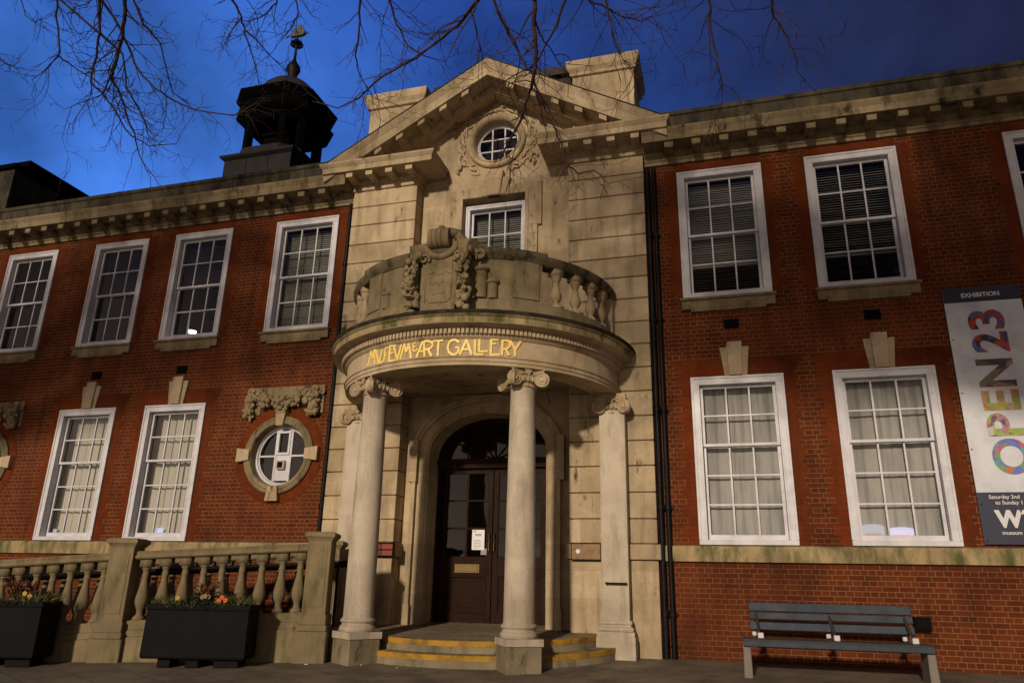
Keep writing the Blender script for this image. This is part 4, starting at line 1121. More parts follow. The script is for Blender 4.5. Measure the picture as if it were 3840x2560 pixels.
# moulded architrave round the arch with a hood
def arch_band(m, o0, o1, y0, y1, zlow=None, spr=ASP):
    def crv(o, low): 
        c = [(PC - (AW + o) * math.cos(PI * i / NA), spr + (ARISE + o) * math.sin(PI * i / NA)) for i in range(NA + 1)]
        return ([(PC - AW - o, low)] + c + [(PC + AW + o, low)]) if low is not None else c
    a, b = crv(o0, zlow), crv(o1, zlow)
    rings = [[m.bm.verts.new((x, y0, z)) for x, z in a], [m.bm.verts.new((x, y0, z)) for x, z in b], [m.bm.verts.new((x, y1, z)) for x, z in b], [m.bm.verts.new((x, y1, z)) for x, z in a]]
    for i in range(len(a) - 1):
        for k in range(4): m.face([rings[k][i], rings[k][i + 1], rings[(k + 1) % 4][i + 1], rings[(k + 1) % 4][i]])
    m.face([r[0] for r in rings]); m.face([r[-1] for r in rings][::-1])
m = MB()
arch_band(m, 0.03, 0.20, CY - 0.045, CY + 0.02, 0.42)
arch_band(m, -0.004, 0.034, CY - 0.02, CY + 0.03, 0.42)
arch_band(m, 0.20, 0.27, CY - 0.085, CY + 0.02, 3.32)
arch_band(m, 0.265, 0.32, CY - 0.12, CY + 0.02, 3.42)
for s in (-1, 1):
    a, b = sorted((PC + s * 1.28, PC + s * 1.44)); m.box(a, b, CY - 0.15, CY + 0.02, 2.83, 3.60)
    a, b = sorted((PC + s * 1.295, PC + s * 1.37)); m.box(a, b, CY - 0.13, CY + 0.02, 0.42, 2.835)
    m.box(a - 0.02, b + 0.02, CY - 0.145, CY + 0.02, 0.42, 0.75)
m.build('arch_architrave', S_PAV, BLD, bevel=0.006)
# timber frame, transom, fanlight
DY = 0.72
dr = empty('doorway', (0, 0, 0), parent=BLD)
m = MB()
m.box(PC - AW - 0.02, PC - AW + 0.075, DY - 0.05, DY + 0.10, FZ, 3.2); m.box(PC + AW - 0.075, PC + AW + 0.02, DY - 0.05, DY + 0.10, FZ, 3.2)
m.box(PC - AW - 0.02, PC + AW + 0.02, DY - 0.09, DY + 0.10, 3.14, 3.24); m.box(PC - AW - 0.02, PC + AW + 0.02, DY - 0.13, DY + 0.10, 3.238, 3.31)
arch_band(m, -0.075, 0.02, DY - 0.05, DY + 0.10, 3.30)
m.build('frame', DOORW, dr, bevel=0.004)
m = MB()
for k in range(1, 6):
    a = PI * k / 6
    m.tube([(PC, DY + 0.02, 3.30), (PC + (AW - 0.06) * math.cos(a), DY + 0.02, ASP + (ARISE - 0.04) * math.sin(a))], 0.017, 4)
m.tube([(PC + 0.55 * math.cos(PI * i / 16), DY + 0.02, 3.30 + 0.42 * math.sin(PI * i / 16)) for i in range(17)], 0.017, 4)
m.build('fanlight_bar', DOORW, dr)
m = MB(); m.face([m.bm.verts.new((PC + (AW - 0.05) * math.cos(PI * i / 24), DY + 0.03, 3.29 + 0.75 * math.sin(PI * i / 24))) for i in range(25)]); m.build('fanlight_pane', GLASS_DK, dr)
m = MB(); m.box(PC - AW, PC + AW, DY - 0.10, DY + 0.3, FZ - 0.06, FZ + 0.012); m.build('threshold', S_STEP, dr)
DC = 0.02
for s in (-1, 1):
    d = empty('door', (DC + s * 0.495, DY, FZ + 0.015), parent=BLD)
    hw = 0.488; m = MB()
    zt = 2.70
    bx = lambda a, b, c, e, f=0.0, g=0.05: m.box(a, b, f, g, c, e)
    bx(-hw, -hw + 0.095, 0, zt); bx(hw - 0.095, hw, 0, zt)
    bx(-hw + 0.095, hw - 0.095, zt - 0.10, zt, 0.001, 0.049); bx(-hw + 0.095, hw - 0.095, 0, 0.17, 0.001, 0.049); bx(-hw + 0.095, hw - 0.095, 0.80, 1.13, 0.001, 0.049)
    bx(-0.017, 0.017, 1.13, zt - 0.10, 0.006, 0.044)
    for z in (1.62, 2.115): bx(-hw + 0.095, hw - 0.095, z - 0.016, z + 0.016, 0.008, 0.042)
    m.build('leaf', DOORW, d, bevel=0.004)
    m = MB()
    m.box(-hw + 0.094, hw - 0.094, 0.022, 0.040, 0.168, 0.802)
    for a, b, c, e in ((-hw + 0.094, hw - 0.094, 0.17, 0.20), (-hw + 0.094, hw - 0.094, 0.77, 0.80), (-hw + 0.094, -hw + 0.125, 0.199, 0.771), (hw - 0.125, hw - 0.094, 0.199, 0.771)):
        m.box(a, b, -0.008, 0.023, c, e)
    m.box(-hw + 0.17, hw - 0.17, 0.012, 0.024, 0.27, 0.70)
    m.build('panel', DOORW, d, bevel=0.004)
    m = MB(); m.face([m.bm.verts.new(q) for q in ((-hw + 0.09, 0.026, 1.12), (hw - 0.09, 0.026, 1.12), (hw - 0.09, 0.026, 2.61), (-hw + 0.09, 0.026, 2.61))]); m.build('pane', GLASS_DK, d)
    m = MB(); x = -s * (hw - 0.045); m.tube([(x, 0.0, 1.20), (x - s * 0.005, -0.05, 1.23), (x - s * 0.005, -0.06, 1.36), (x - s * 0.005, -0.05, 1.50), (x, 0.0, 1.53)], 0.013, 8); m.build('handle', BRASS, d, smooth=True)
    if s < 0:
        m = MB(); m.box(-0.20, 0.27, -0.010, 0.002, 0.85, 1.00); m.box(-0.17, 0.24, -0.016, -0.009, 0.875, 0.975); m.build('letter_plate', BRASS, d, bevel=0.004)
# hall behind the doors
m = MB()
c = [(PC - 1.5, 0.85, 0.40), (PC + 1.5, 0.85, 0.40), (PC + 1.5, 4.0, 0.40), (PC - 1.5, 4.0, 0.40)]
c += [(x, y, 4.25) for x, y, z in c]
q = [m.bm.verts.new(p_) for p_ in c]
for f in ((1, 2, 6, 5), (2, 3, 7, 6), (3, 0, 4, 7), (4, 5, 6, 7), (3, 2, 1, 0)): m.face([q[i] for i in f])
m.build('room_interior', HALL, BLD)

# steps ---------------------------------------------------------------
def shear(m):
    for v_ in m.bm.verts: v_.co.z += 0.05 * (v_.co.y + 2.0)
    return m
def earc(rx, ry, a0, a1, n):
    return [(0.03 + rx * math.sin(R(a0 + (a1 - a0) * i / n)), -0.05 - ry * math.cos(R(a0 + (a1 - a0) * i / n))) for i in range(n + 1)]
for rx, ry, z, riser, yb in ((2.37, 1.92, 0.165, 0.19, 0.0), (2.07, 1.70, 0.325, 0.165, 0.75)):
    p = empty('step', (0, 0, 0), parent=BLD)
    m = MB(); m.hprism(earc(rx, ry, -90, 90, 64) + [(0.03 + rx, yb), (0.03 - rx, yb)], z - riser - 0.05, z); shear(m).build('stone', S_STEP, p)
    m = MB(); m.sweep([(-0.055, z - 0.02), (0.006, z - 0.068), (0.010, z), (0.006, z + 0.005), (-0.055, z + 0.005)], earc(rx, ry, -84, 84, 64)); shear(m).build('nosing', YELLOW, p)

# ================================================================== cupola on the roof ridge
cu = empty('cupola', (-7.95, 4.15, 0), parent=BLD)
m = MB(); m.box(-1.08, 1.08, -1.08, 1.08, 9.6, 12.40); m.sweep([(0, 12.36), (0.10, 12.44), (0.12, 12.50), (0.0, 12.58)], [(-1.08, -1.08), (1.08, -1.08), (1.08, 1.08), (-1.08, 1.08)], closed=True); m.box(-1.07, 1.07, -1.07, 1.07, 12.38, 12.575)
for x in (-0.35, 0.36): m.box(x - 0.015, x + 0.015, -1.10, -1.07, 9.7, 12.35)
m.build('base', LEAD_DK, cu)
def octa(r, f=0.575):                       # a square with cut corners
    f *= r
    return [(f, -r), (r, -f), (r, f), (f, r), (-f, r), (-r, f), (-r, -f), (-f, -r)]
m = MB(); m.hprism(octa(1.06), 12.56, 12.70); m.hprism(octa(1.0), 12.69, 12.80); m.build('kerb', LEAD_DK, cu)
m = MB(); m.hprism(octa(0.62), 12.79, 12.96); m.hprism(octa(0.50), 12.95, 13.42); m.hprism(octa(0.58), 13.41, 13.50); m.build('bell_drum', DARKWOOD, cu)
for x, y in octa(0.90):
    m = MB(); T = Matrix.Translation((x, y, 0)) @ Matrix.Rotation(math.atan2(y, x), 4, 'Z')
    m.box(-0.085, 0.085, -0.085, 0.085, 12.79, 14.0, T); m.build('post', DARKWOOD, cu)
def octring(m, prof):
    rings = [[m.bm.verts.new((x, y, z)) for x, y in octa(r)] for r, z in prof]
    for A, B in zip(rings, rings[1:]):
        for k in range(8): m.face([A[k], A[(k + 1) % 8], B[(k + 1) % 8], B[k]])
    m.face(rings[0][::-1]); m.face(rings[-1])
m = MB(); octring(m, [(0.70, 13.90), (0.84, 13.74), (0.98, 13.74), (1.06, 13.86), (1.20, 13.98), (1.235, 14.05), (1.12, 14.11), (1.09, 14.38), (1.17, 14.45), (1.26, 14.56), (1.29, 14.63), (0.9, 14.74)]); m.build('canopy', DARKWOOD, cu)
m = MB(); m.lathe([(1.00, 14.68), (0.98, 14.80), (0.91, 15.03), (0.78, 15.25), (0.59, 15.45), (0.37, 15.61), (0.17, 15.70), (0.13, 15.76)], seg=28)
m.build('dome', LEAD, cu, smooth=True)
m = MB(); m.lathe([(0.13, 15.74), (0.15, 15.95), (0.22, 16.10), (0.20, 16.22), (0.08, 16.40), (0.045, 16.52), (0.035, 16.98), (0.05, 17.02), (0.20, 17.04), (0.18, 17.11), (0.08, 17.22), (0.03, 17.26), (0.02, 17.56), (0.0, 17.56)], seg=16)
m.build('finial', IRON, cu, smooth=True)
m = MB()
hull = [(-0.50, 17.66), (-0.38, 17.55), (0.30, 17.53), (0.42, 17.60), (0.52, 17.70), (0.36, 17.68), (0.2, 17.64), (-0.25, 17.64), (-0.36, 17.72)]
m.prism(hull, -0.05, 0.05)
for x, z0, z1, w in ((-0.22, 17.66, 17.98, 0.14), (0.02, 17.66, 18.16, 0.17), (0.24, 17.66, 17.95, 0.13)):
    m.prism([(x - w, z0 + 0.04), (x + w * 0.8, z0 + 0.02), (x + w, (z0 + z1) / 2), (x + w * 0.6, z1), (x - w * 0.6, z1 - 0.02), (x - w * 0.6, (z0 + z1) / 2)], -0.02, 0.02)
    m.tube([(x, 0, z0 - 0.02), (x, 0, z1 + 0.07)], 0.012, 5)
m.tube([(-0.72, 0, 17.60), (-0.35, 0, 17.72)], 0.03, 5); m.tube([(0.45, 0, 17.66), (0.68, 0, 17.60)], 0.022, 5)
for v_ in m.bm.verts:
    v_.co.x *= 0.58; v_.co.z = 17.30 + (v_.co.z - 17.53) * 0.70 + 0.06
m.build('ship_weathervane', BRONZE, cu)

# ================================================================== ramp with its two balustrades
A = R(17.5)
RA = empty  # short name
ux, uy = math.cos(A), math.sin(A)
def LP(s, n=0.0):  # along the ramp from the porch end (s negative = away), n metres behind the front face
    return (-1.57 + s * ux - n * uy, -2.07 + s * uy + n * ux)
def topz(s): return 1.665 + 0.066 * s if s > -3.1 else 1.665 - 0.066 * 3.1 + 0.085 * (s + 3.1)
bb2 = MB()
BP2 = [(0.086, 0.0), (0.088, 0.03), (0.07, 0.05), (0.05, 0.07), (0.048, 0.10), (0.046, 0.13), (0.066, 0.17), (0.086, 0.22), (0.092, 0.27), (0.086, 0.33), (0.066, 0.43), (0.048, 0.52), (0.043, 0.60), (0.050, 0.615), (0.052, 0.63), (0.043, 0.645), (0.044, 0.69), (0.058, 0.71), (0.066, 0.725), (0.05, 0.74)]
bb2.lathe(BP2, seg=18); bb2.box(-0.078, 0.078, -0.078, 0.078, -0.085, 0.005); bb2.box(-0.080, 0.080, -0.078, 0.078, 0.738, 0.86)
bb2_me = bb2.mesh('baluster', S_BAL, True)
def baluster_row(name, loc, s_list, piers, runs, h0, label, dz=0.0, group=None, caps=True):
    """runs: (s0, s1) between piers; everything in the balustrade's own frame: x along, y behind"""
    root = empty(name, (loc[0], loc[1], 0), A, label=label, cat='balustrade')
    for s0, s1 in runs:
        n = max(2, int(abs(s1 - s0) / 0.5)); xs_ = [s0 + (s1 - s0) * i / n for i in range(n + 1)]
        def slab(y0, y1, f0, f1, nm, mat, mould=False):
            m = MB()
            if mould:
                prof = lambda x: [(y0 - 0.03, topz(x) + dz - 0.115), (y0 - 0.055, topz(x) + dz - 0.095), (y0 - 0.055, topz(x) + dz - 0.065), (y0 - 0.03, topz(x) + dz - 0.05), (y0 - 0.045, topz(x) + dz - 0.015), (y0 - 0.02, topz(x) + dz), (y1 + 0.02, topz(x) + dz), (y1 + 0.045, topz(x) + dz - 0.06), (y1 + 0.03, topz(x) + dz - 0.115)]
            else:
                prof = lambda x: [(y0, f0(x)), (y0, f1(x)), (y1, f1(x)), (y1, f0(x))]
            rings = [[m.bm.verts.new((x, y, z)) for y, z in prof(x)] for x in (s0, s1)]
            k = len(rings[0])
            for j in range(k): m.face([rings[0][j], rings[1][j], rings[1][(j + 1) % k], rings[0][(j + 1) % k]])
            m.face(rings[0]); m.face(rings[1][::-1])
            m.build(nm, mat, root, bevel=0.006)
        slab(0.05, 0.21, None, None, 'coping', S_BAL, True)
        slab(0.035, 0.225, lambda x: topz(x) + dz - 1.10, lambda x: topz(x) + dz - 0.97, 'kerb', S_BAL)
        slab(0.02, 0.24, lambda x: topz(x) + dz - 1.19, lambda x: topz(x) + dz - 1.10, 'kerb', S_BAL)
        # dwarf wall of big blocks
        m = MB(); nb = max(1, round(abs(s1 - s0) / 0.85)); w_ = (s1 - s0) / nb
        for i in range(nb):
            x0, x1 = s0 + w_ * i + 0.004, s0 + w_ * (i + 1) - 0.004
            zb = -0.35
            c = [(x0, 0.0, zb), (x1, 0.0, zb), (x1, 0.24, zb), (x0, 0.24, zb), (x0, 0.0, topz(x0) + dz - 1.19), (x1, 0.0, topz(x1) + dz - 1.19), (x1, 0.24, topz(x1) + dz - 1.19), (x0, 0.24, topz(x0) + dz - 1.19)]
            vv = [m.bm.verts.new(q_) for q_ in c]
            for f in ((0, 1, 5, 4), (1, 2, 6, 5), (2, 3, 7, 6), (3, 0, 4, 7), (4, 5, 6, 7), (3, 2, 1, 0)): m.face([vv[k] for k in f])
        m.build('dwarf_wall', S_BAL, root, bevel=0.008)
    for s in s_list:
        o = bpy.data.objects.new('baluster', bb2_me); COLL.objects.link(o); o.parent = root
        o.location = (s, 0.13, topz(s) + dz - 0.115 - 0.852)
    for s, w, zt in piers:
        p = empty('pier', (s, 0, 0), parent=root)
        m = MB(); m.box(-w / 2, w / 2, -0.05, 0.31, zt - 1.16, zt - 0.105); m.box(-w / 2 + 0.05, w / 2 - 0.05, -0.058, -0.049, zt - 1.05, zt - 0.20); m.build('shaft', S_BAL, p, bevel=0.006)
        m = MB(); a_, b_ = -w / 2, w / 2
        m.sweep([(-0.02, zt - 0.115), (0.012, zt - 0.11), (0.02, zt - 0.09), (0.05, zt - 0.06), (0.052, zt - 0.02), (0.035, zt), (-0.02, zt + 0.012)], [(a_, -0.05), (b_, -0.05), (b_, 0.31), (a_, 0.31)], closed=True); m.box(a_ - 0.01, b_ + 0.01, -0.06, 0.32, zt - 0.10, zt + 0.010)
        m.build('cap', S_BAL, p)
        m = MB(); m.box(a_ - 0.022, b_ + 0.022, -0.075, 0.335, zt - 1.30, zt - 1.155); m.box(a_ - 0.04, b_ + 0.04, -0.09, 0.35, zt - 1.385, zt - 1.298); m.box(a_ - 0.05, b_ + 0.05, -0.055 - 0.02, 0.33, -0.35, zt - 1.383); m.build('base', S_BAL, p, bevel=0.01)
    return root
S1 = [-0.515, -0.785, -1.083, -1.374, -1.671, -1.939, -2.213, -2.502, -2.79]
S2 = [-3.40, -3.64, -3.887, -4.136, -4.371, -4.627, -4.85, -5.1, -5.34, -5.58]
baluster_row('ramp_balustrade', LP(0, 0.04), S1 + S2, [(-0.22, 0.345, 1.80), (-3.115, 0.345, 1.645)], [(-2.95, -0.40), (-6.2, -3.285)], 0,
             'front stone balustrade with thick square piers running from the left column to the left edge')
baluster_row('ramp_balustrade', LP(0, 1.25), [-0.56 - 0.29 * i for i in range(17)], [(-0.30, 0.30, 1.735)], [(-6.2, -0.45)], 0,
             'rear stone balustrade seen through the balusters of the front one, against the brick wall', dz=-0.02)
m = MB()
c = [LP(0.35, 0.28), LP(0.35, 1.25), LP(-6.4, 1.25), LP(-6.4, 0.28)]
zz = [0.45, 0.45, 0.02, 0.02]
va = [m.bm.verts.new((x, y, z)) for (x, y), z in zip(c, zz)]; vb = [m.bm.verts.new((x, y, -0.4)) for (x, y), z in zip(c, zz)]
m.face(va); m.face(vb[::-1])
for i in range(4): m.face([va[i], vb[i], vb[(i + 1) % 4], va[(i + 1) % 4]])
rp = m.build('ramp', PAVE); tag(rp, 'ramp between the two balustrades', 'ramp', kind='structure')
hr = empty('ramp_handrail', (*LP(0, 1.02), 0), A, label='black tubular double handrail along the ramp behind the balusters', cat='handrail')
for dz_, s1 in ((0.0, 0.02), (-0.055, 0.16)):
    m = MB(); yy = 0.0 if dz_ == 0 else -0.10
    m.tube([(s_, yy, 1.40 + 0.062 * s_ + dz_) for s_ in (-5.8, -3, -1, s1)], 0.027, 10); m.ball((s1, yy, 1.40 + 0.062 * s1 + dz_), 0.027); m.build('rail', IRON, hr, smooth=True)
for s_ in (-0.12, -1.6, -3.1, -4.6):
    m = MB(); m.tube([(s_, 0.0, 0.25), (s_, 0.0, 1.39 + 0.062 * s_)], 0.021, 8); m.tube([(s_, 0, 1.33 + 0.062 * s_), (s_, -0.10, 1.345 + 0.062 * s_)], 0.012, 6); m.build('post', IRON, hr, smooth=True)

# small dark stone flank between the rear pier and the porch column
# ================================================================== planters and their plants
def planter(name, loc, rz, w, d, h, label, base=True):
    p = empty(name, loc, rz, label=label, cat='planter')
    m = MB()
    # open tapered box: outer skin, rim, inner skin, soil below the rim
    b, t, i_ = (w / 2 - 0.02, d / 2 - 0.02), (w / 2, d / 2), (w / 2 - 0.035, d / 2 - 0.035)
    lv = [((b[0], b[1]), 0.0), ((b[0] + 0.015, b[1] + 0.015), 0.03), ((t[0] - 0.012, t[1] - 0.012), h - 0.075), ((t[0], t[1]), h - 0.07), ((t[0], t[1]), h), (i_, h), ((i_[0] - 0.01, i_[1] - 0.01), h - 0.09)]
    rings = [[m.bm.verts.new((sx * x, sy * y, z)) for sx, sy in ((-1, -1), (1, -1), (1, 1), (-1, 1))] for (x, y), z in lv]
    for a_, b_ in zip(rings, rings[1:]):
        for k in range(4): m.face([a_[k], a_[(k + 1) % 4], b_[(k + 1) % 4], b_[k]])
    m.face(rings[0][::-1])
    m.build('box', PLANTER, p, bevel=0.012)
    m = MB(); m.box(-i_[0] + 0.01, i_[0] - 0.01, -i_[1] + 0.01, i_[1] - 0.01, h - 0.14, h - 0.085); m.build('soil', SOIL, p)
    for x in (-0.40, -0.02, 0.36, 0.52 if base else 0.3):
        m = MB(); m.box(x - 0.09, x + 0.09, -d / 2 + 0.09, d / 2 - 0.09, -0.115, 0.004); m.build('foot', PLANTER, p, bevel=0.01)
    return p
PA1, PA2 = (-3.07, -2.88), (-5.76, -3.70)
planter('planter', (PA1[0], PA1[1], 0.065), A, 1.42, 0.50, 0.70, 'long black planter box with orange and yellow flowers in front of the balustrade')
planter('planter', (PA2[0], PA2[1], 0.03), A, 1.36, 0.50, 0.73, 'black planter box with yellow flowers cut by the left edge of the photo')
def plant(name, p0, x, y, z, rz, mk, label, cat, group=None):
    o = empty(name, (p0[0] + x * math.cos(rz) - y * math.sin(rz), p0[1] + x * math.sin(rz) + y * math.cos(rz), z), rz, label=label, cat=cat, group=group)
    mk(o); return o
def tuft(mat, n, hgt, spread, w=0.006):
    def mk(o):
        m = MB()
        for i in range(n):
            a = random.uniform(0, 2 * PI); r = random.random() ** 0.7 * spread
            d = Vector((math.cos(a) * random.uniform(0.2, 1.1), math.sin(a) * random.uniform(0.2, 1.1), random.uniform(0.5, 1.1)))
            m.leaf((r * math.cos(a), r * math.sin(a) * 0.7, random.uniform(0, 0.03)), d, hgt * random.uniform(0.5, 1.15), w * random.uniform(0.7, 1.5), 0.6)
        m.build('leaves', mat, o)
    return mk
def bush(mat, hgt, rad, n):
    def mk(o):
        s_ = MB(); m = MB()
        for i in range(9):
            a = random.uniform(0, 2 * PI); tip = Vector((math.cos(a) * rad * random.uniform(0.3, 0.9), math.sin(a) * rad * 0.7, hgt * random.uniform(0.6, 1)))
            pts = [Vector((0, 0, 0)).lerp(tip, t) + Vector((0, 0, 0.04 * math.sin(t * 3))) for t in (0, 0.4, 0.75, 1)]
            s_.tube(pts, [0.007, 0.005, 0.004, 0.002], 5)
            for k in range(n // 9):
                t = random.uniform(0.25, 1.05); q_ = Vector((0, 0, 0)).lerp(tip, t)
                q_ += Vector((random.uniform(-1, 1), random.uniform(-1, 1), random.uniform(-1, 1))) * rad * 0.22
                d = (tip * 0.6 + Vector((random.uniform(-1, 1), random.uniform(-1, 1), random.uniform(-0.5, 0.9))) * rad)
                m.leaf(q_, d, random.uniform(0.05, 0.10), random.uniform(0.009, 0.017), 0.5)
        s_.build('stem', BARK, o); m.build('leaves', mat, o)
    return mk
def pansy(mat, n=1, hgt=0.08):
    def mk(o):
        s_ = MB(); m = MB(); f_ = MB()
        for i in range(n):
            x, y = (random.uniform(-0.05, 0.05), random.uniform(-0.03, 0.03)) if n > 1 else (0, 0)
            h_ = hgt * random.uniform(0.8, 1.2)
            s_.tube([(x, y, 0), (x + 0.01, y - 0.01, h_)], 0.003, 4)
            c = Vector((x + 0.01, y - 0.015, h_))
            for k in range(5):
                b = 2 * PI * k / 5 + 0.3
                f_.ball(c + Vector((0.019 * math.cos(b), -0.004, 0.019 * math.sin(b))), (0.018, 0.005, 0.018))
            for k in range(12):
                a = random.uniform(0, 2 * PI); m.leaf((x, y, 0.01), (math.cos(a), math.sin(a), random.uniform(0.2, 0.9)), 0.05, 0.012, 0.5)
        s_.build('stem', LEAFG, o); m.build('leaves', LEAFG, o); f_.build('petals', mat, o, smooth=True)
    return mk
z1 = 0.065 + 0.625; z2 = 0.03 + 0.655
plant('copper_shrub', PA1, -0.02, 0.02, z1, A, bush(LEAFR, 0.34, 0.20, 420), 'copper leaved shrub in the middle of the long planter', 'shrub')
plant('green_shrub', PA1, -0.02, -0.09, z1, A, bush(LEAFG, 0.19, 0.22, 300), 'low green shrub below the copper leaved one in the long planter', 'shrub')
plant('faded_flower', PA1, 0.05, -0.16, z1 + 0.07, A, pansy(PET_P, 3, 0.10), 'faded pinkish flowers in front of the copper leaved shrub', 'flower')
plant('grass_tuft', PA1, -0.50, -0.05, z1, A, tuft(LEAFY, 260, 0.20, 0.16), 'yellow green tuft at the left end of the long planter', 'grass tuft')
plant('grass_tuft', PA1, 0.47, -0.03, z1, A, tuft(LEAFY, 300, 0.23, 0.17), 'yellow green tuft at the right end of the long planter', 'grass tuft')
plant('ground_cover', PA1, 0.0, 0.05, z1, A, tuft(LEAFG, 420, 0.12, 0.55, 0.008), 'dark green leaves filling the long planter between its flowers', 'plant')
plant('yellow_pansy', PA1, -0.335, -0.18, z1, A, pansy(PET_Y, 1, 0.13), 'single yellow pansy near the left end of the long planter', 'flower')
plant('orange_pansy', PA1, 0.235, -0.17, z1, A, pansy(PET_O, 1, 0.135), 'lowest left of three orange pansies in the long planter', 'flower', 'orange pansies')
plant('orange_pansy', PA1, 0.265, -0.15, z1, A, pansy(PET_O, 1, 0.175), 'topmost of three orange pansies in the long planter', 'flower', 'orange pansies')
plant('orange_pansy', PA1, 0.325, -0.17, z1, A, pansy(PET_O, 1, 0.145), 'rightmost of three orange pansies in the long planter', 'flower', 'orange pansies')
plant('copper_shrub', PA2, 0.15, 0.02, z2, A, bush(LEAFR, 0.34, 0.22, 420), 'copper leaved shrub in the planter at the left edge', 'shrub')
plant('grass_tuft', PA2, 0.50, -0.05, z2, A, tuft(LEAFY, 340, 0.23, 0.20), 'yellow green tuft at the right end of the planter at the left edge', 'grass tuft')
plant('ground_cover', PA2, 0.05, 0.05, z2, A, tuft(LEAFG, 420, 0.12, 0.55, 0.008), 'dark green leaves filling the planter at the left edge', 'plant')
plant('yellow_pansy', PA2, 0.36, -0.18, z2, A, pansy(PET_Y, 1, 0.16), 'left one of two yellow pansies in the planter at the left edge', 'flower', 'yellow pansies')
plant('yellow_pansy', PA2, 0.44, -0.19, z2, A, pansy(PET_Y, 1, 0.13), 'right one of two yellow pansies in the planter at the left edge', 'flower', 'yellow pansies')

# ================================================================== bench
be = empty('bench', (5.33, -1.15, gz(-1.15)), label='slatted bench with grey blue back, pale concrete ends and white brackets below the brick wall', cat='bench')
bz = -gz(-1.15)
def slat(x0, x1, y, z, hy, hz, tilt, nm, mat):
    m = MB(); T = Matrix.Translation((0, y, z + bz)) @ Matrix.Rotation(R(tilt), 4, 'X')
    m.box(x0, x1, -hy, hy, -hz, hz, T); m.build(nm, mat, be, bevel=0.006)
for z, y, hz in ((0.890, 0.37, 0.058), (0.775, 0.33, 0.046), (0.645, 0.285, 0.052)):
    slat(-1.02, 1.05, y, z, 0.018, hz, -18, 'back_slat', SLAT)
for i, y in enumerate((-0.22, -0.10, 0.02, 0.14)):
    slat(-1.13, 1.14, y, 0.49 + 0.006 * i * 0, 0.052, 0.016, 0, 'seat_slat', SEATW)
slat(-1.13, 1.14, -0.285, 0.452, 0.014, 0.036, 0, 'seat_rail', SLAT)
for x in (-1.09, 1.10):
    m = MB(); m.frustum((0.055, 0.22), (0.045, 0.20), -0.03 + 0, 0.47 + bz, x, -0.04); m.build('end_leg', CONC, be, bevel=0.01)
for x in (-0.93, 0.02, 0.95):
    p = empty('back_support', (x, 0, bz), parent=be)
    m = MB()
    m.tube([(0, 0.30, 0.50), (0, 0.345, 0.66), (0, 0.40, 0.86)], 0.024, 4); m.tube([(0.02, -0.02, 0.52), (0.0, 0.33, 0.80)], 0.022, 4)
    m.box(-0.022, 0.022, -0.26, 0.33, 0.44, 0.474)
    m.build('strut', SEATW, p)
    m = MB(); m.box(-0.005, 0.07, -0.05, -0.005, 0.505, 0.575); m.build('bracket', BRACKET, p, bevel=0.008)
    m = MB(); m.box(-0.07, -0.015, 0.20, 0.235, 0.52, 0.575); m.build('bracket', BRACKET, p, bevel=0.008)
m = MB(); m.box(-0.11, 0.11, -0.05, 0.075, -0.09, 0.09); m.box(-0.09, 0.09, -0.058, -0.049, -0.07, 0.07)
ub = m.build('wall_box', VENT, None, bevel=0.006, loc=(6.64, -0.078, 0.71)); tag(ub, 'small dark box fixed low on the brick wall behind the right end of the bench', 'box')

# ================================================================== things on the wall
m = MB(); m.box(-0.235, 0.235, -0.022, 0.0, -0.12, 0.12)
pq = empty('wall_plaque', (1.885, PF - 0.056, 1.64), label='tarnished bronze plaque with a white blot right of the doors', cat='plaque')
m.build('plate', PLAQUE_B, pq, bevel=0.004)
m = MB(); m.box(-0.247, 0.247, -0.014, 0.002, -0.135, -0.12); m.box(-0.247, 0.247, -0.014, 0.002, 0.12, 0.135); m.box(-0.247, -0.235, -0.0135, 0.002, -0.12, 0.12); m.box(0.235, 0.247, -0.0135, 0.002, -0.12, 0.12); m.build('rim', VENT, pq)
m = MB(); m.lathe([(0.036, 0), (0.036, 0.002)], seg=20, M=Matrix.Translation((-0.13, -0.0225, 0.005)) @ Matrix.Rotation(R(90), 4, 'X')); m.build('blot', WHITE, pq)
pq = empty('wall_plaque', (-1.655, PF - 0.056, 1.64), label='dark framed red plaque in two rows left of the doors beside the left column', cat='plaque')
m = MB(); m.box(-0.20, 0.20, -0.018, 0.0, -0.12, 0.12); m.build('plate', VENT, pq, bevel=0.004)
for z in (-0.052, 0.052):
    m = MB(); m.box(-0.04, 0.16, -0.0215, -0.017, z - 0.042, z + 0.042); m.build('red_panel', PLAQUE_R, pq)
    m = MB(); m.box(-0.18, -0.05, -0.0205, -0.017, z - 0.042, z + 0.042); m.build('dark_panel', plain('dark_red_enamel', (0.10, 0.022, 0.012), 0.5), pq)
gb = empty('grab_bar', (2.385, -0.345, 1.165), label='thin black bar fixed across the right stone pilaster', cat='bar')
m = MB(); m.tube([(-0.165, -0.05, 0), (0.165, -0.05, 0)], 0.014, 8); m.build('bar', IRON, gb, smooth=True)
for x in (-0.15, 0.15):
    m = MB(); m.tube([(x, 0.006, 0), (x, -0.05, 0)], 0.018, 8); m.build('fixing', IRON, gb)
nb = empty('paper_notice', (-0.245, DY - 0.004, 1.865), label='white printed paper notice stuck to the glass of the dark doors', cat='notice')
m = MB(); m.box(-0.118, 0.118, -0.002, 0.0, -0.175, 0.175); m.build('sheet', PAPER, nb)
m = MB(); m.box(-0.09, -0.05, -0.0035, -0.0015, 0.14, 0.152)
rd = random.Random(3)
for i, (x0, x1) in enumerate(((-0.06, 0.065), (-0.055, 0.055))): m.box(x0, x1, -0.0035, -0.0015, 0.088 - i * 0.02, 0.098 - i * 0.02)
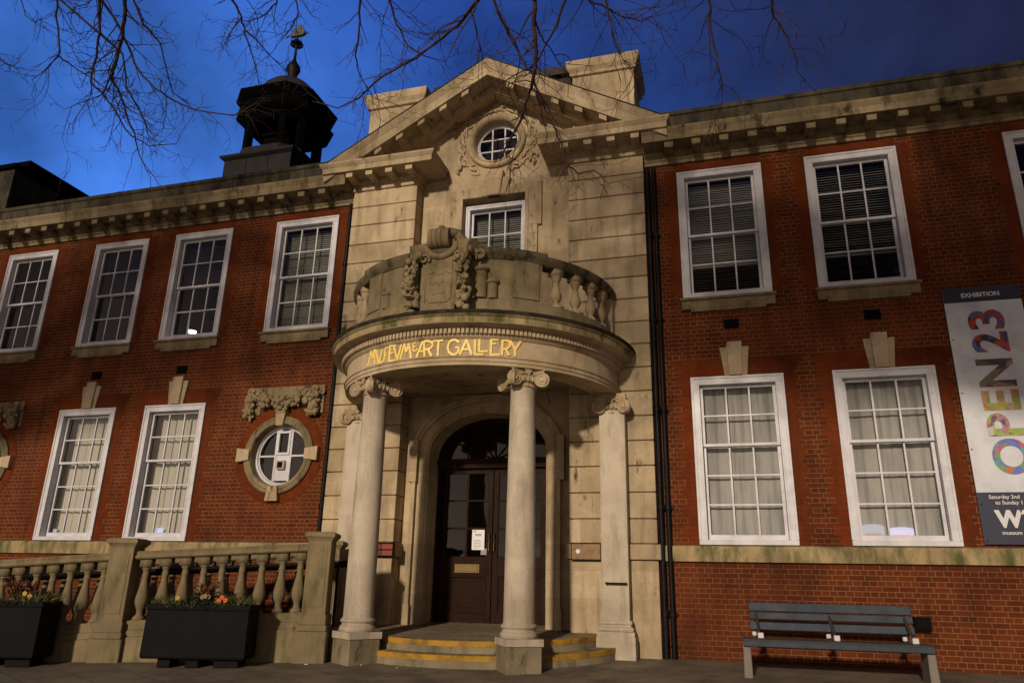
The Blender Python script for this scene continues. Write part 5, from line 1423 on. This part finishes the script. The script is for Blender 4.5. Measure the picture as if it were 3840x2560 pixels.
for i in range(6): m.box(-0.085, rd.uniform(0.03, 0.085), -0.0035, -0.0015, -0.01 - i * 0.026, -0.005 - i * 0.026)
m.build('print', INK, nb)
nb2 = empty('paper_notice', (-0.135, DY - 0.004, 1.66), label='small grey card on the door glass at the lower right of the white notice', cat='notice')
m = MB(); m.box(-0.055, 0.055, -0.0015, 0.0, -0.055, 0.055); m.build('sheet', plain('grey_card', (0.30, 0.29, 0.28), 0.7, var=0.1), nb2)

# exhibition banner -----------------------------------------------------
bnx0, bnx1, bz0, bz1 = 7.605, 8.665, 1.80, 5.695
bn = empty('exhibition_banner', (bnx0, 0, bz0), label='tall white and navy exhibition banner with colourful upright letters on the brick wall', cat='banner')
W_, H_ = bnx1 - bnx0, bz1 - bz0
m = MB(); m.box(0, W_, -0.058, -0.04, 0, H_); m.build('sheet', BANNER, bn)
m = MB(); m.box(0.0, W_, -0.0605, -0.0585, H_ - 0.245, H_); m.build('header', NAVY, bn)
m = MB(); m.box(0.0, W_, -0.0605, -0.0585, 0, 0.725); m.build('footer', NAVY, bn)
m = MB()
for x in (0.10, W_ - 0.1):
    m.box(x - 0.02, x + 0.02, -0.041, 0.0, 0.05, H_ - 0.05)
m.build('batten', CONC, bn)
m = MB()
for x in (0.035, W_ - 0.035):
    for z in (0.05, 0.55, 1.35, 2.2, 3.05, H_ - 0.06):
        m.lathe([(0.011, 0), (0.011, 0.004)], seg=10, M=Matrix.Translation((x, -0.061, z)) @ Matrix.Rotation(R(90), 4, 'X'))
m.build('stud', IRON, bn)
RX = Matrix.Rotation(R(90), 4, 'X')
def bt(body, size, x, z, mat, nm='print', rot=0, sx=1.0, sy=1.0, bold=0.0, align='CENTER', y=-0.0615):
    Mx = Matrix.Translation((x, y, z)) @ RX @ Matrix.Rotation(R(rot), 4, 'Z') @ Matrix.Diagonal((sx, sy, 1, 1))
    return text(body, size, mat, Mx, nm, bn, 0.001, align, bold)
bt('EXHIBITION', 0.098, 0.515, H_ - 0.165, WHITE, bold=0.003)
for ch, z0_, z1_, mat in (('O', 2.775, 3.30, COLO), ('P', 3.335, 3.675, COLP), ('E', 3.72, 4.03, COLE), ('N', 4.08, 4.515, COLN), ('2', 4.62, 4.945, COL23), ('3', 4.985, 5.30, COL23)):
    o = bt(ch, 0.7, 0, 0, mat, 'printed_letter', 90, 1, 1, 0.024)
    me = o.data
    x0 = min(v_.co.x for v_ in me.vertices); x1 = max(v_.co.x for v_ in me.vertices); y0 = min(v_.co.z for v_ in me.vertices); y1 = max(v_.co.z for v_ in me.vertices)
    for v_ in me.vertices:
        v_.co.x = 0.285 + (v_.co.x - x0) / (x1 - x0) * 0.495
        v_.co.z = (z0_ - bz0) + (v_.co.z - y0) / (y1 - y0) * (z1_ - z0_)
bt('Saturday 2nd', 0.074, 0.145, 0.635, WHITE, align='LEFT', sx=1.0, bold=0.001)
bt('to Sunday 1', 0.074, 0.215, 0.555, WHITE, align='LEFT', sx=1.0, bold=0.001)
bt('WT', 0.34, 0.20, 0.245, WHITE, align='LEFT', bold=0.018, sx=0.88, sy=0.92)
bt('museum a', 0.074, 0.235, 0.135, WHITE, align='LEFT', sx=1.0, bold=0.001)

# emissive shapes set behind the panes where bright spots show --------------------------------------
def lamp(x, z, y, w, h, mat, label, nm='lit_disc', cat='lamp'):  # emissive disc for a bright spot in the pane
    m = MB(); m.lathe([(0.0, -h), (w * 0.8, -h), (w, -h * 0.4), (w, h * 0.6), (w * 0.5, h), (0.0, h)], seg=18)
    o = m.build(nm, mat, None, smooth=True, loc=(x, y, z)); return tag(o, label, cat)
lamp(-6.77, 6.15, 0.27, 0.085, 0.03, LIT_WHITE, 'bright white disc glowing behind the lower panes of the third upper window from the left')
def arch_glow(x, z, w, h, mat, label, body=None, pink=None):
    root = empty('window_glow', (x, 0.235, z), label=label, cat='sign')
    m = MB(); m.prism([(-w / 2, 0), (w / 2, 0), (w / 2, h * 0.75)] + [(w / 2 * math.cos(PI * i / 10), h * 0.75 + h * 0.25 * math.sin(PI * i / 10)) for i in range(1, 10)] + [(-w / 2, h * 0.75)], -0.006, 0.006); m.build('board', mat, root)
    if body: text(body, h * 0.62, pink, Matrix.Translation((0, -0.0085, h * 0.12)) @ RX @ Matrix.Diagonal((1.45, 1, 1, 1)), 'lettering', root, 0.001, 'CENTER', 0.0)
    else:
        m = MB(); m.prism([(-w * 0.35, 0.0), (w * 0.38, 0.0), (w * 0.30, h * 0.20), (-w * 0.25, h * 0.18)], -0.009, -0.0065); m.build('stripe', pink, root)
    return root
arch_glow(5.868 + 0.335, 1.937, 0.34, 0.165, DIM_BLUE, 'dull blue arched shape in the lower left pane of the window beside the banner', None, DIM_RED)
arch_glow(5.868 + 0.735, 1.937, 0.34, 0.12, LIT_BLUE, 'bright blue shape with pink lettering in the middle bottom pane beside the banner', '2/AND', LIT_PINK)
m = MB(); m.box(-0.09, 0.09, -0.01, 0.01, 0, 0.09); wsn = m.build('window_glow', LIT_BLUE, None, loc=(-7.36 + 0.62, 0.235, 1.937)); tag(wsn, 'pale glowing patch at the foot of the lower window left of the round window', 'sign')
m = MB(); m.box(-0.045, 0.045, -0.01, 0.01, 0, 0.07); wsn = m.build('window_glow', DIM_BLUE, None, loc=(-9.575 + 0.24, 0.235, 1.937)); tag(wsn, 'tiny blue glowing patch at the lower left of the second lower window', 'sign')

# litter on the pavement -------------------------------------------------
for nm, x, y, w, mat, lab, yr in (('litter_scrap', -3.55, -3.10, 0.075, REDBIT, 'small red scrap on the pavement beside the long planter', 0.2),
                              ('litter_scrap', -1.72, -2.30, 0.06, PAPER, 'white paper scrap on the pavement below the right balustrade pier', 0.5),
                              ('litter_scrap', -0.97, -2.10, 0.022, PAPER, 'tiny white scrap on the pavement below the left end of the bottom step', 0.1),
                              ('litter_scrap', -0.40, -2.16, 0.022, PAPER, 'tiny white scrap on the pavement in front of the bottom step', 0.3)):
    m = MB(); k = 9
    vv = [m.bm.verts.new((w / 2 * math.cos(2 * PI * i / k) * random.uniform(0.6, 1.1), w / 3 * math.sin(2 * PI * i / k) * random.uniform(0.6, 1.1), 0.006 + random.uniform(0, 0.012))) for i in range(k)]
    m.face(vv)
    g2 = bmesh.ops.extrude_face_region(m.bm, geom=m.bm.faces[:])
    for e_ in g2['geom']:
        if isinstance(e_, bmesh.types.BMVert): e_.co.z -= 0.005
    o = m.build(nm, mat, None, loc=(x, y, gz(y))); tag(o, lab, 'litter')
lb = MB(); lb.lathe([(0.03, 0), (0.034, 0.02), (0.034, 0.06), (0.02, 0.075)], seg=12, M=Matrix.Rotation(R(80), 4, 'Y'))
# ================================================================== bare street trees
BR=[([(-3.802,-6.6,8.423),(-3.899,-6.5,8.277),(-3.976,-6.4,8.124),(-3.889,-6.3,7.633),(-4.014,-6.2,7.645),(-4.333,-6.1,7.573),(-4.664,-6.0,7.548)],0.012,0.004,0),([(-4.014,-6.2,7.645),(-3.878,-6.1,7.543),(-3.633,-6.0,7.394),(-3.427,-5.9,7.219),(-3.264,-5.8,7.136)],0.008,0.003,0),([(-2.844,-6.8,8.004),(-3.017,-6.622,7.961),(-3.126,-6.444,7.645),(-3.297,-6.267,7.435),(-3.503,-6.089,7.219),(-3.439,-5.911,7.13),(-3.348,-5.733,6.947),(-3.242,-5.556,6.716),(-3.084,-5.378,6.659),(-2.818,-5.2,6.75)],0.015,0.004,0),([(-2.661,-6.6,8.145),(-2.825,-6.44,8.08),(-2.946,-6.28,7.911),(-3.115,-6.12,7.787),(-3.313,-5.96,7.531),(-3.527,-5.8,7.523),(-3.526,-5.64,7.447),(-3.47,-5.48,7.141),(-3.447,-5.32,6.944),(-3.462,-5.16,6.706),(-3.34,-5.0,6.422)],0.022,0.004,0),([(-3.383,-6.4,8.507),(-3.398,-6.28,8.358),(-3.197,-6.16,8.027),(-3.076,-6.04,7.759),(-2.936,-5.92,7.403),(-2.747,-5.8,7.207),(-2.527,-5.68,7.067),(-2.315,-5.56,6.969),(-1.728,-5.44,6.839),(-1.585,-5.32,7.069),(-1.559,-5.2,7.178)],0.014,0.004,0),([(-3.055,-6.2,8.614),(-3.202,-6.0,8.564),(-3.152,-5.8,8.324),(-3.023,-5.6,8.149),(-3.055,-5.4,7.911),(-3.028,-5.2,7.609),(-2.964,-5.0,7.605)],0.013,0.004,0),([(-3.412,-5.8,7.891),(-3.325,-5.7,7.388),(-3.217,-5.6,7.184),(-3.164,-5.5,7.033),(-3.106,-5.4,6.795)],0.01,0.005,0),([(-3.293,-6.0,7.328),(-3.542,-5.867,7.201),(-3.953,-5.733,7.265),(-4.469,-5.6,7.319)],0.009,0.003,0),([(-1.302,-6.4,8.001),(-1.372,-6.233,7.926),(-1.339,-6.067,7.819),(-1.376,-5.9,7.681),(-1.396,-5.733,7.573),(-1.414,-5.567,7.458),(-1.469,-5.4,7.345)],0.012,0.004,1),([(-1.281,-6.0,7.638),(-1.101,-5.8,7.459),(-0.934,-5.6,7.277)],0.008,0.004,1),([(0.623,-6.6,7.346),(0.516,-6.4,7.334),(0.421,-6.2,7.083),(0.288,-6.0,6.937),(0.247,-5.8,6.837),(0.351,-5.6,6.632)],0.012,0.004,1),([(2.186,-6.8,6.78),(1.993,-6.6,6.808),(1.779,-6.4,6.793),(1.462,-6.2,6.786),(1.065,-6.0,6.743),(0.542,-5.8,6.742),(0.153,-5.6,6.667),(-0.231,-5.4,6.734),(-0.762,-5.2,7.069)],0.016,0.005,1),([(0.832,-6.4,7.482),(0.817,-6.28,7.371),(0.88,-6.16,7.127),(0.975,-6.04,6.894),(1.124,-5.92,6.831),(1.307,-5.8,6.815)],0.012,0.004,1),([(1.85,-6.4,6.881),(1.871,-6.267,6.713),(1.875,-6.133,6.613),(1.871,-6.0,6.546)],0.008,0.004,1),([(2.102,-6.6,6.986),(2.125,-6.48,6.885),(2.196,-6.36,6.701),(2.281,-6.24,6.545),(2.368,-6.12,6.336),(2.439,-6.0,6.245)],0.014,0.008,1),([(2.692,-7.0,6.47),(2.666,-6.844,6.431),(2.623,-6.689,6.26),(2.604,-6.533,6.077),(2.54,-6.378,5.925),(2.459,-6.222,5.864),(2.349,-6.067,5.736),(2.235,-5.911,5.665),(2.103,-5.756,5.622),(1.969,-5.6,5.539)],0.018,0.006,1),([(2.492,-6.2,6.068),(2.544,-6.057,5.87),(2.639,-5.914,5.66),(2.693,-5.771,5.519),(2.734,-5.629,5.343),(2.82,-5.486,5.317),(2.969,-5.343,5.412),(3.097,-5.2,5.317)],0.01,0.004,1),([(2.926,-6.6,6.786),(2.879,-6.467,6.72),(2.773,-6.333,6.562),(2.63,-6.2,6.47),(2.484,-6.067,6.337),(2.243,-5.933,6.35),(1.961,-5.8,6.347)],0.011,0.004,1),([(3.289,-6.6,6.698),(3.289,-6.48,6.612),(3.332,-6.36,6.383),(3.351,-6.24,6.253),(3.412,-6.12,6.159),(3.527,-6.0,6.019)],0.009,0.003,1),([(3.1,-6.6,6.743),(3.11,-6.52,6.618),(3.308,-6.44,6.546),(3.427,-6.36,6.492),(3.6,-6.28,6.457),(3.754,-6.2,6.59)],0.01,0.003,1),([(4.268,-6.4,6.645),(4.272,-6.267,6.574),(4.275,-6.133,6.337),(4.303,-6.0,6.027),(4.353,-5.867,5.882),(4.33,-5.733,5.715),(4.221,-5.6,5.604)],0.01,0.003,2),([(4.805,-6.4,6.515),(4.827,-6.28,6.432),(4.861,-6.16,6.342),(4.961,-6.04,6.172),(5.041,-5.92,6.035),(5.059,-5.8,5.922)],0.011,0.003,2),([(-0.542,-6.2,8.002),(-0.548,-6.1,7.852),(-0.552,-6.0,7.7),(-0.749,-5.9,7.586),(-0.954,-5.8,7.51)],0.009,0.003,1),([(-0.733,-6.2,8.049),(-0.83,-6.1,7.878),(-1.057,-6.0,7.813),(-1.368,-5.9,7.887),(-1.669,-5.8,8.082)],0.01,0.003,1),([(-5.286,-6.2,9.157),(-5.062,-6.15,8.865),(-4.972,-6.1,8.608),(-4.831,-6.05,8.504),(-4.631,-6.0,8.618)],0.007,0.003,0),([(-5.274,-6.2,7.999),(-5.099,-6.1,7.82),(-5.022,-6.0,7.815),(-4.953,-5.9,7.847)],0.008,0.003,0)]
TR = [((-14.5, -12.2), 0.21, 'bare street tree whose twigs hang at the upper left'), ((9.6, -13.4), 0.23, 'bare street tree whose twigs hang in front of the gable'), ((15.5, -9.0), 0.20, 'bare street tree with a few twigs hanging over the right wing')]
roots = []; heads = []
for (tx, ty), tr, lab in TR:
    g0 = gz(ty)
    root = empty('tree', (tx, ty, g0), label=lab, cat='tree', group='bare street trees'); roots.append(root)
    m = MB(); pts = [Vector((random.uniform(-.06, .06) * i, random.uniform(-.06, .06) * i, -0.2 + i * 1.32)) for i in range(7)]
    m.tube(pts, [tr * 1.25, tr * 1.05, tr, tr * 0.95, tr * 0.9, tr * 0.85, tr * 0.8], 12); m.build('trunk', BARK, root, smooth=True)
    heads.append(Vector((tx, ty, g0)) + pts[-1])
rt = random.Random(12)
def twig(m, p, d, ln, r, lvl, droop=0.25):
    """a zigzag twig with side shoots and end buds"""
    n = max(3, int(ln / 0.09)); pts = [Vector(p)]; dd = Vector(d).normalized()
    for i in range(n):
        dd = (dd + Vector((rt.uniform(-1, 1), rt.uniform(-1, 1), rt.uniform(-1, 1))) * 0.30 + Vector((0, 0, -droop * 0.16))).normalized()
        pts.append(pts[-1] + dd * ln / n)
    m.tube(pts, [r * (1 - 0.62 * i / n) for i in range(n + 1)], 4)
    m.ball(pts[-1], max(r * 0.9, 0.0045), None, 0 if False else 1)
    if lvl > 0:
        for i in range(1, n + 1):
            if rt.random() < 0.42:
                ax = (pts[i] - pts[i - 1]).normalized()
                o = ax.cross(Vector((rt.uniform(-1, 1), rt.uniform(-1, 1), rt.uniform(-1, 1))))
                if o.length > 0.1:
                    twig(m, pts[i], ax * 0.75 + o.normalized(), ln * rt.uniform(0.25, 0.55), max(r * 0.62, 0.0032), lvl - 1, droop)
def crown_fill(ti, n, box, rlen, seed, per=3):
    """unseen outer crown of fine branches, made dense to shade the upper walls"""
    rq = random.Random(seed); U = lambda a, b: rq.uniform(a, b)
    h = heads[ti]; off = roots[ti].location
    for i in range(n):
        V = []; Fc = []
        def tb(pts, rad, sg):
            b0 = len(V)
            for j, p_ in enumerate(pts):
                d = (pts[min(j + 1, len(pts) - 1)] - pts[max(j - 1, 0)])
                a = d.cross(Vector((0.3, 0.5, 0.81))); a.normalize(); b = d.cross(a); b.normalize()
                for k in range(sg):
                    w = 2 * PI * k / sg; q_ = p_ + (a * math.cos(w) + b * math.sin(w)) * rad[j]; V.append((q_.x, q_.y, q_.z))
            for j in range(len(pts) - 1):
                for k in range(sg):
                    x = b0 + j * sg; Fc.append((x + k, x + (k + 1) % sg, x + sg + (k + 1) % sg, x + sg + k))
        def tw(p, d, ln, r, lvl):
            m_ = max(3, int(ln / 0.16)); pts = [p]; d = d.normalized()
            for j in range(m_):
                d = (d + Vector((U(-1, 1), U(-1, 1), U(-1, 1))) * 0.32).normalized(); pts.append(pts[-1] + d * ln / m_)
            tb(pts, [r * (1 - 0.6 * j / m_) for j in range(m_ + 1)], 3)
            if lvl:
                for j in range(1, m_ + 1):
                    if rq.random() < 0.75:
                        o = d.cross(Vector((U(-1, 1), U(-1, 1), U(-1, 1)))); tw(pts[j], d * 0.7 + o, ln * U(0.3, 0.6), max(0.005, r * 0.62), lvl - 1)
        p = Vector((U(*box[0]), U(*box[1]), U(*box[2])))
        mid = h.lerp(p, 0.55) + Vector((U(-.4, .4), U(-.4, .4), U(0.4, 1.2)))
        P = []
        for k in range(13):
            t = k / 12; q_ = h * (1 - t) ** 2 + mid * 2 * t * (1 - t) + p * t * t
            P.append(q_ + Vector((U(-1, 1), U(-1, 1), U(-1, 1))) * 0.08 * math.sin(PI * t) - off)
        tb(P, [0.060 * (1 - 0.80 * k / 12) for k in range(13)], 6)
        for k in range(5, 13):
            for j in range(per):
                ax = (P[k] - P[k - 1]).normalized(); o = ax.cross(Vector((U(-1, 1), U(-1, 1), U(-1, 1)))).normalized()
                tw(P[k], ax * 0.5 + o + Vector((0, 0, 0.25)), rlen * U(0.5, 1.1), 0.013, 2)
        me = bpy.data.meshes.new('branch'); me.from_pydata(V, [], Fc); me.materials.append(BARK)
        o = bpy.data.objects.new('branch', me); COLL.objects.link(o); o.parent = roots[ti]
for pts, r0, r1, ti in BR:
    m = MB(); P = [Vector(p) for p in pts]; h = heads[ti]
    Q = []
    if pts[0][2] > 7.7:           # this one reaches back to its trunk over the camera
        a, b = h, P[0]; c = Vector(((a.x + b.x) / 2, a.y * 0.42 + b.y * 0.58, max(a.z, b.z) + 5.5))
        Q = [a * (1 - t) ** 2 + c * 2 * t * (1 - t) + b * t * t for t in [k / 12 for k in range(12)]]
    full = Q + P; n = len(full); off = roots[ti].location
    # soften and jitter the path a little so that it grows like a twig
    fin = []; rad = []
    for i in range(n - 1):
        segs = 3 if i >= len(Q) else 1
        for k in range(segs):
            t = k / segs; q_ = full[i].lerp(full[i + 1], t)
            fin.append(q_ + Vector((rt.uniform(-1, 1), rt.uniform(-1, 1), rt.uniform(-1, 1))) * (0.010 if i >= len(Q) else 0.03))
            f_ = (i + t - len(Q)) / max(1, len(P) - 1)
            rad.append((r0 + (r1 - r0) * max(0.0, f_)) * 1.35 if i >= len(Q) else r0 * 1.35 + 0.045 * (1 - i / max(1, len(Q))) ** 1.3)
    fin.append(full[-1]); rad.append(r1)
    fin = [p - off for p in fin]
    m.tube(fin, rad, 6)
    m.ball(fin[-1], max(r1 * 1.1, 0.005))
    start = len(Q) + 1
    for i in range(max(2, start), len(fin)):
        if rt.random() < 0.80:
            ax = (fin[i] - fin[i - 1]).normalized()
            o = ax.cross(Vector((rt.uniform(-1, 1), rt.uniform(-1, 1), rt.uniform(-1, 1))))
            if o.length < 0.1: continue
            twig(m, fin[i], ax * 0.8 + o.normalized(), rt.uniform(0.22, 0.85), max(rad[i] * 0.5, 0.0045), 2)
    m.build('branch', BARK, roots[ti])
crown_fill(0, 46, ((-13.5, -2.8), (-13.0, -8.5), (8.8, 13.8)), 1.25, 91, 4)  # dense out-of-view crowns added to dim the upper walls
crown_fill(1, 58, ((-2.6, 8.6), (-13.8, -10.0), (9.2, 14.2)), 1.25, 92, 4)
crown_fill(2, 26, ((6.0, 12.0), (-12.5, -9.0), (8.6, 13.6)), 1.25, 93, 4)
